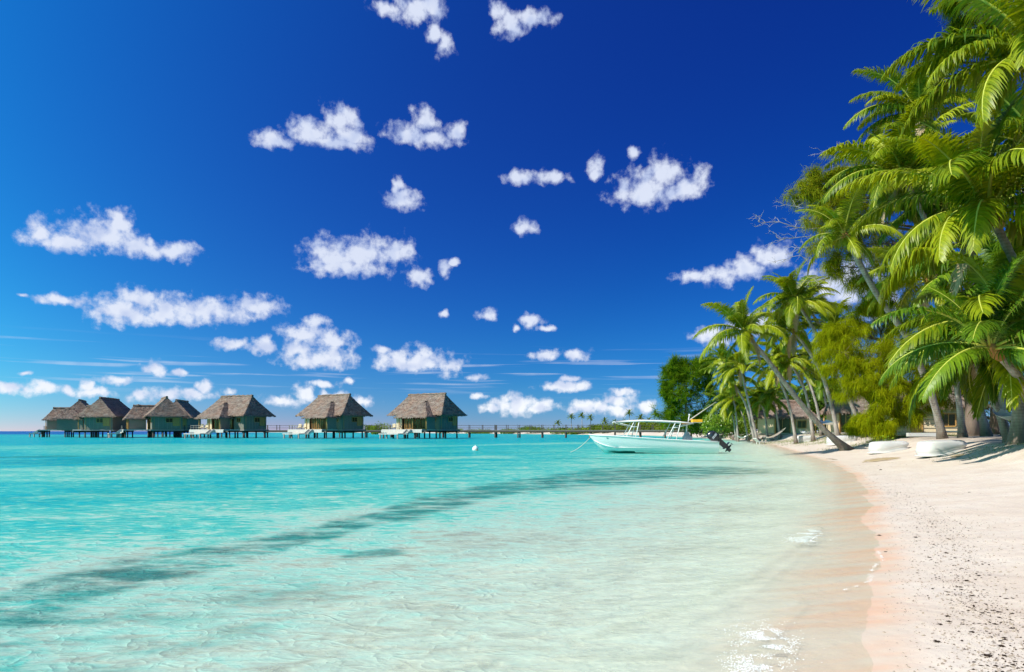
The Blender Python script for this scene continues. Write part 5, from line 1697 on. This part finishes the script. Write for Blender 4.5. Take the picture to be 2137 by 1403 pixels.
hammock(*hang(1533, 104, 1.7, 1562, 104, 1.3), label='white hammock slung between two short palms by the green shrub', w=1.3)
hammock(*hang(1592, 92, 0.8, 1640, 90, 1.7), label='long pale hammock stretched before the thatched cottage posts', w=1.1)
hammock(*hang(1668, 80, 1.5, 1698, 78, 1.2), label='white hammock tied close behind the leaning shore palm', w=1.1)
hammock(*hang(1714, 80, 2.2, 1748, 70, 1.6), label='wide white hammock beside the palm with drying fronds', w=1.5)
hammock(*hang(1815, 56, 1.5, 1892, 56, 1.9), label='white hammock glimpsed under the weeping casuarina', w=1.1)
hammock(lift(2068, 845, 29), lift(2150, 860, 27.5), label='pale hammock tied to the slim leaning palm behind the thick-footed one', w=1.2, sag=0.5)


def lounger(px_, Y, rz, label):
    o = thing('sun_lounger', label, 'sun lounger', place(px_, Y), R(rz), 'loungers in the grove')
    MB().box((0, 0, 0.30), (1.35, 0.62, 0.08)).build('seat', M['canvas'], o)
    MB().box((0.85, 0, 0.52), (0.75, 0.62, 0.07), mat=Matrix.Rotation(R(-40), 3, 'Y')).build('backrest', M['canvas'], o)
    lg = MB().box((0, 0, 0.13), (0.06, 0.06, 0.27)).mesh('leg', M['paint'])
    for a in (-0.6, 0.6):
        for b_ in (-0.26, 0.26):
            link('leg', lg, o).location = (a, b_, 0)


lounger(1590, 88, 200, 'white sun lounger on the sand before the thatched cottage')
lounger(1838, 52, 190, 'white sun lounger on the grass by the weeping casuarina')
lounger(1985, 55, 170, 'white sun lounger in shade before the board cabin')
o = MB().box((0, 0, 0.16), (2.4, 0.30, 0.24)).build('white_bench', M['tub'])
o.location = place(1932, 46); o.rotation_euler = (0, 0, R(-4))
tag(o, 'low white beam lying on the sand before the board cabin', 'beam')


# ------------------------------------------------------------------ stone bank
def rock_mesh(seed):
    bm = bmesh.new()
    bmesh.ops.create_icosphere(bm, subdivisions=2, radius=1.0)
    rg = random.Random(seed)
    ph = [rg.uniform(0, 6) for _ in range(6)]
    for v in bm.verts:
        c = v.co
        k = 1 + 0.22 * math.sin(c.x * 3 + ph[0]) * math.sin(c.y * 3.3 + ph[1]) + 0.16 * math.sin(c.z * 5 + ph[2]) + rg.uniform(-.10, .10)
        v.co = Vector((c.x * 1.15, c.y * 0.9, c.z * 0.72)) * k
    me = bpy.data.meshes.new('stone')
    bm.to_mesh(me); bm.free()
    me.materials.append(M['rock'])
    return me


ROCKS = [rock_mesh(i) for i in range(5)]
bank = thing('stone_bank', 'loose coral stone bank holding the sand at the water edge beyond the boat', 'stone bank', place(1560, 120))
rg = random.Random(5)
k = 0
for t in [i / 46 for i in range(47)]:
    # along the shore line from the end of the bank to where it dies out in the sand
    y = 98 + t * 62
    x0 = np.interp(y, SHORE_A[:, 1][10:18], SHORE_A[:, 0][10:18])
    for q in range(4):
        x = x0 + 0.9 + q * 0.55 + rg.uniform(-.3, .3)
        yy = y + rg.uniform(-.5, .5)
        r = link('stone', ROCKS[k % 5], bank)
        s = rg.uniform(0.26, 0.55)
        r.location = Vector((x, yy, gz(x, yy) + s * 0.18)) - Vector(bank.location)
        r.rotation_euler = (rg.uniform(-.4, .4), rg.uniform(-.4, .4), rg.uniform(0, 6))
        r.scale = (s, s * rg.uniform(.8, 1.2), s)
        k += 1


# ------------------------------------------------------------------ somebody on the jetty
def person(loc, rz, label):
    J = {'pelvis': (0, 0, 0.93, .125), 'waist': (0, 0, 1.08, .125), 'chest': (0, 0.01, 1.30, .155), 'neck': (0, 0.01, 1.47, .058), 'head0': (0, -0.01, 1.58, .092), 'head1': (0, -0.01, 1.68, .085),
         'shl': (.17, 0, 1.42, .065), 'ell': (.25, 0.02, 1.14, .045), 'wrl': (.25, -0.06, 0.90, .034), 'hal': (.25, -0.08, 0.80, .038),
         'shr': (-.17, 0, 1.42, .065), 'elr': (-.24, 0.03, 1.14, .045), 'wrr': (-.26, -0.02, 0.90, .034), 'har': (-.26, -0.03, 0.80, .038),
         'hpl': (.095, 0, .88, .10), 'knl': (.105, -0.02, .50, .062), 'anl': (.11, .02, .09, .042), 'tol': (.13, -.14, .045, .036),
         'hpr': (-.095, 0, .88, .10), 'knr': (-.11, 0.01, .50, .062), 'anr': (-.12, .05, .09, .042), 'tor': (-.14, -.11, .045, .036)}
    E = [('pelvis', 'waist'), ('waist', 'chest'), ('chest', 'neck'), ('neck', 'head0'), ('head0', 'head1'), ('chest', 'shl'), ('shl', 'ell'), ('ell', 'wrl'), ('wrl', 'hal'), ('chest', 'shr'), ('shr', 'elr'), ('elr', 'wrr'), ('wrr', 'har'),
         ('pelvis', 'hpl'), ('hpl', 'knl'), ('knl', 'anl'), ('anl', 'tol'), ('pelvis', 'hpr'), ('hpr', 'knr'), ('knr', 'anr'), ('anr', 'tor')]
    nm = list(J)
    me = bpy.data.meshes.new('body')
    me.from_pydata([J[n][:3] for n in nm], [(nm.index(a), nm.index(b)) for a, b in E], [])
    ob = bpy.data.objects.new('tmp_body', me)
    C.objects.link(ob)
    sk = ob.modifiers.new('skin', 'SKIN')
    for i, n in enumerate(nm):
        v = me.skin_vertices[0].data[i]
        v.radius = (J[n][3], J[n][3] * (0.78 if n in ('chest', 'waist', 'pelvis') else 1.0))
        v.use_root = (n == 'pelvis')
    sb = ob.modifiers.new('sub', 'SUBSURF'); sb.levels = 2; sb.render_levels = 2
    dg = bpy.context.evaluated_depsgraph_get()
    bm_ = bpy.data.meshes.new_from_object(ob.evaluated_get(dg))
    bpy.data.objects.remove(ob)
    for m in ('skin', 'shirt', 'shorts', 'hair'):
        bm_.materials.append(M[m])
    for p in bm_.polygons:
        c = p.center
        ax = abs(c.x)
        p.use_smooth = True
        if c.z > 1.60 or (c.z > 1.52 and c.y > 0.03):
            p.material_index = 3
        elif 0.90 < c.z < 1.47 and (ax < 0.20 or c.z > 1.20):
            p.material_index = 1
        elif 0.46 < c.z <= 0.90 and ax < 0.21:
            p.material_index = 2
        else:
            p.material_index = 0
    o = thing('person', label, 'person', loc, rz)
    link('body', bm_, o)
    hd = MB()
    hd.ball((0, -0.01, 1.66), (0.100, 0.108, 0.085), 10, 6).build('hair', M['hair'], o, True)
    MB().ball((0, -0.11, 1.615), (0.014, 0.02, 0.018), 6, 4).build('nose', M['skin'], o, True)
    for sgn in (-1, 1):
        MB().ball((sgn * 0.036, -0.095, 1.640), 0.011, 6, 4).build('eye', M['hair'], o, True)
        MB().ball((sgn * 0.098, -0.005, 1.62), (0.012, 0.022, 0.03), 6, 4).build('ear', M['skin'], o, True)
        hx, hy = (0.25, -0.08) if sgn > 0 else (-0.26, -0.03)
        for k_, ln in enumerate((0.062, 0.072, 0.068, 0.055)):
            MB().tube([(hx, hy - 0.03 + k_ * 0.02, 0.79), (hx, hy - 0.035 + k_ * 0.02, 0.79 - ln * 0.6), (hx - sgn * 0.012, hy - 0.035 + k_ * 0.02, 0.79 - ln)], [0.0095, 0.009, 0.007], 6).build('finger', M['skin'], o, True)
        MB().tube([(hx - sgn * 0.01, hy - 0.035, 0.83), (hx - sgn * 0.02, hy - 0.06, 0.79)], [0.011, 0.008], 6).build('thumb', M['skin'], o, True)
    return o


jx = (1447 - CX) / F * 154.5
person(Vector((jx, 155.0, 1.85)), R(160), 'person in a white shirt standing on the jetty behind the boat canopy')


# ------------------------------------------------------------------ on the sand: fallen fronds, weed, crumbs, foam, grass
def fallen(px_, Y, rz, s, label):
    p = place(px_, Y)
    o = link('fallen_frond', FR_FALLEN)
    o.location = p + Vector((0, 0, 0.05)); o.rotation_euler = (R(6), R(-4), R(rz)); o.scale = (s, s, s * 0.6)
    tag(o, label, 'palm frond')


fallen(1800, 32, 20, 2.3, 'dry brown palm frond fallen on the sand below the second tub')
fallen(1985, 27.5, 30, 1.6, 'dry brown frond lying at the edge of the tree shade')
fallen(1748, 36, 200, 0.8, 'small dry frond scrap at the top of the wash line')

WR = px_poly([(1785, 962), (1850, 1002), (1930, 1058), (1985, 1105), (2002, 1165), (2040, 1230), (2085, 1300), (2120, 1380), (2135, 1440)], 0.22)


def scatter_on_sand(n, seed, spread, smin, smax, far=1.0):
    rg = np.random.RandomState(seed)
    seg = rg.rand(n) ** 1.25
    idx = seg * (len(WR) - 1)
    k = np.minimum(idx.astype(int), len(WR) - 2)
    f = (idx - k)[:, None]
    c = WR[k] * (1 - f) + WR[k + 1] * f
    rad = np.hypot(c[:, 0], c[:, 1])
    c = c + rg.randn(n, 2) * (spread * (0.35 + rad / 14))[:, None]
    s = smin + (smax - smin) * rg.rand(n) ** 3
    return c, s, rg


def chips(name, n, seed, spread, smin, smax, m, flat=0.45, keep=None):
    c, s, rg = scatter_on_sand(n, seed, spread, smin, smax)
    sh = shore_s(c[:, 0], c[:, 1])
    ok = sh > 0.12
    c, s = c[ok], s[ok]
    z = land_z(c[:, 0], c[:, 1])
    m_ = len(c)
    # six-cornered irregular lumps
    base = np.array([[1, 0, 0], [-1, 0, 0], [0, 1, 0], [0, -1, 0], [0, 0, 1], [0, 0, -1]], float)
    tri = np.array([[0, 2, 4], [2, 1, 4], [1, 3, 4], [3, 0, 4], [2, 0, 5], [1, 2, 5], [3, 1, 5], [0, 3, 5]])
    st = np.stack([0.6 + 1.2 * rg.rand(m_), 0.4 + 0.5 * rg.rand(m_), flat * (0.6 + 0.8 * rg.rand(m_))], axis=1)
    a = rg.rand(m_) * 6.28
    V = base[None] * st[:, None, :] * (0.7 + 0.6 * rg.rand(m_, 6, 1)) * s[:, None, None]
    ca, sa = np.cos(a)[:, None], np.sin(a)[:, None]
    x = V[:, :, 0] * ca - V[:, :, 1] * sa; y = V[:, :, 0] * sa + V[:, :, 1] * ca
    V = np.stack([x + c[:, 0:1], y + c[:, 1:2], V[:, :, 2] + z[:, None] + 0.2 * s[:, None]], axis=2).reshape(-1, 3)
    Fq = (tri[None] + (np.arange(m_) * 6)[:, None, None]).reshape(-1, 3)
    o = link(name, np_mesh(name, V, Fq, m))
    return o


tag(chips('wrack_line', 2600, 3, 0.16, 0.003, 0.016, M['weed_dry']), 'scattered dark seaweed crumbs along the high water line', 'seaweed', kind='stuff')
tag(chips('coral_crumbs', 9000, 4, 0.42, 0.003, 0.013, M['crumb'], 0.6), 'small brown coral crumbs strewn over the pale sand', 'coral', kind='stuff')
tag(chips('litter_twigs', 260, 6, 0.30, 0.006, 0.010, M['crumb'], 0.3), 'thin brown twigs lying along the high water line', 'twigs', kind='stuff')


def clump_mesh(seed):
    mb = MB(); rg_ = random.Random(seed)
    for _ in range(6):
        mb.ball((rg_.uniform(-.6, .6), rg_.uniform(-.4, .4), rg_.uniform(0.05, .3)), (rg_.uniform(.25, .55), rg_.uniform(.2, .4), rg_.uniform(.15, .3)), 6, 4)
    for _ in range(5):
        a = rg_.uniform(0, 6.28)
        mb.tube([(0, 0, .15), (math.cos(a) * .8, math.sin(a) * .8, .2), (math.cos(a) * 1.4, math.sin(a) * 1.2, .05)], [.12, .08, .03], 5)
    return mb.mesh('seaweed_clump', M['weed_dry'])


CL = [clump_mesh(i) for i in range(3)]
for i, (px_, py) in enumerate(((2060, 1370), (1980, 1298), (1963, 1304), (1835, 1118), (1848, 1152), (1912, 1130), (1911, 1122), (1940, 1164), (2005, 1226), (2018, 1213), (2043, 1202), (2095, 1369), (1838, 981), (2024, 1028), (1993, 1165), (1975, 1155), (2090, 1350), (2030, 1320), (1955, 1340), (2050, 1280))):
    z = 0.15
    for _ in range(6):
        x, y = ground(px_, py, z)
        z = gz(x, y)
    o = link('seaweed_clump', CL[i % 3])
    s = 0.032 if i in (0,) else (0.022 if i % 3 else 0.028)
    s *= 1 + max(0, y - 8) * 0.06
    o.location = (x, y, z); o.rotation_euler = (0, 0, i * 1.7); o.scale = (s, s, s)
    if i == 0:
        tag(o, 'largest black seaweed clump on the pale sand of the high water line', 'seaweed')
    else:
        tag(o, 'small black seaweed clump lying by itself on the pale sand', 'seaweed', 'seaweed clumps on the sand')


def foam_patch(name, pts, n, spread, label, seed, smax=0.016):
    rg = np.random.RandomState(seed)
    P_ = px_poly(pts)
    idx = rg.rand(n) * (len(P_) - 1)
    k = np.minimum(idx.astype(int), len(P_) - 2); f = (idx - k)[:, None]
    c = P_[k] * (1 - f) + P_[k + 1] * f
    c = c + rg.randn(n, 2) * spread * (0.4 + 1.2 * fbm(c[:, 0] * 3, c[:, 1] * 3, 9, 2))[:, None]
    keep = fbm(c[:, 0] * 9, c[:, 1] * 9, 19, 3) + 0.30 * rg.rand(n) > 0.68
    c = c[keep]; n = len(c)
    s = 0.0012 + 0.55 * smax * rg.rand(n) ** 3.0
    z = np.maximum(land_z(c[:, 0], c[:, 1]), 0.0) + 0.02 * np.exp(-((c - c.mean(0)) ** 2).sum(1))
    bm = bmesh.new(); bmesh.ops.create_icosphere(bm, subdivisions=1, radius=1.0)
    base = np.array([v.co[:] for v in bm.verts]); tri = np.array([[v.index for v in f_.verts] for f_ in bm.faces]); bm.free()
    V = base[None] * np.stack([s * 1.25, s * 1.25, s * 0.7], axis=1)[:, None, :]
    V[:, :, 0] += c[:, 0:1]; V[:, :, 1] += c[:, 1:2]; V[:, :, 2] += (z + s * 0.3)[:, None]
    Fq = (tri[None] + (np.arange(n) * len(base))[:, None, None]).reshape(-1, 3)
    o = link(name, np_mesh(name, V.reshape(-1, 3), Fq, M['foam'], True))
    tag(o, label, 'foam', kind='stuff')


foam_patch('wave_foam', [(1700, 1108), (1680, 1122), (1668, 1136)], 6000, 0.085, 'small patch of white foam on the breaking ripple', 1, 0.008)
foam_patch('swash_foam', [(1600, 1310), (1600, 1345), (1585, 1380), (1565, 1425)], 11000, 0.10, 'white foam where the second ripple breaks on the sand', 2, 0.006)
foam_patch('edge_foam', [(1832, 1150), (1842, 1170), (1820, 1190), (1815, 1215), (1760, 1232)], 1500, 0.014, 'thin white foam thread left at the edge of the wash', 3, 0.003)


def grass_patch(name, spots, seed, label, h=0.16, n=500):
    rg = np.random.RandomState(seed)
    S_ = []
    for (px_, Y, rx, ry) in spots:
        p = place(px_, Y)
        S_.append(np.stack([p.x + rg.randn(n) * rx, p.y + rg.randn(n) * ry], axis=1))
    S_ = np.concatenate(S_)
    z = land_z(S_[:, 0], S_[:, 1])
    st = np.column_stack([S_, z - 0.01])
    d = rg.randn(len(S_), 3) * 0.4 + np.array([0, 0, 1.0])
    V, Fq = strips(st, d, h * (0.5 + rg.rand(len(S_))), np.full(len(S_), 0.008), 0.25, seed)
    tag(link(name, np_mesh(name, V, Fq, M['grass'], True)), label, 'grass', kind='stuff')


grass_patch('lawn_grass', [(1640, 88, 3, 2.5), (1720, 74, 2.5, 2.5), (1760, 66, 2, 2), (1860, 50, 2.2, 1.2), (1690, 84, 2.5, 2), (1900, 50, 1.5, 1)], 1, 'thin green grass on the sand among the palm feet', 0.2, 1600)
grass_patch('beach_grass', [(2040, 28, 0.9, 0.5), (2080, 26.5, 1.0, 0.4), (2125, 26, 0.8, 0.4)], 2, 'sparse yellowish grass at the edge of the tree shade', 0.07, 160)
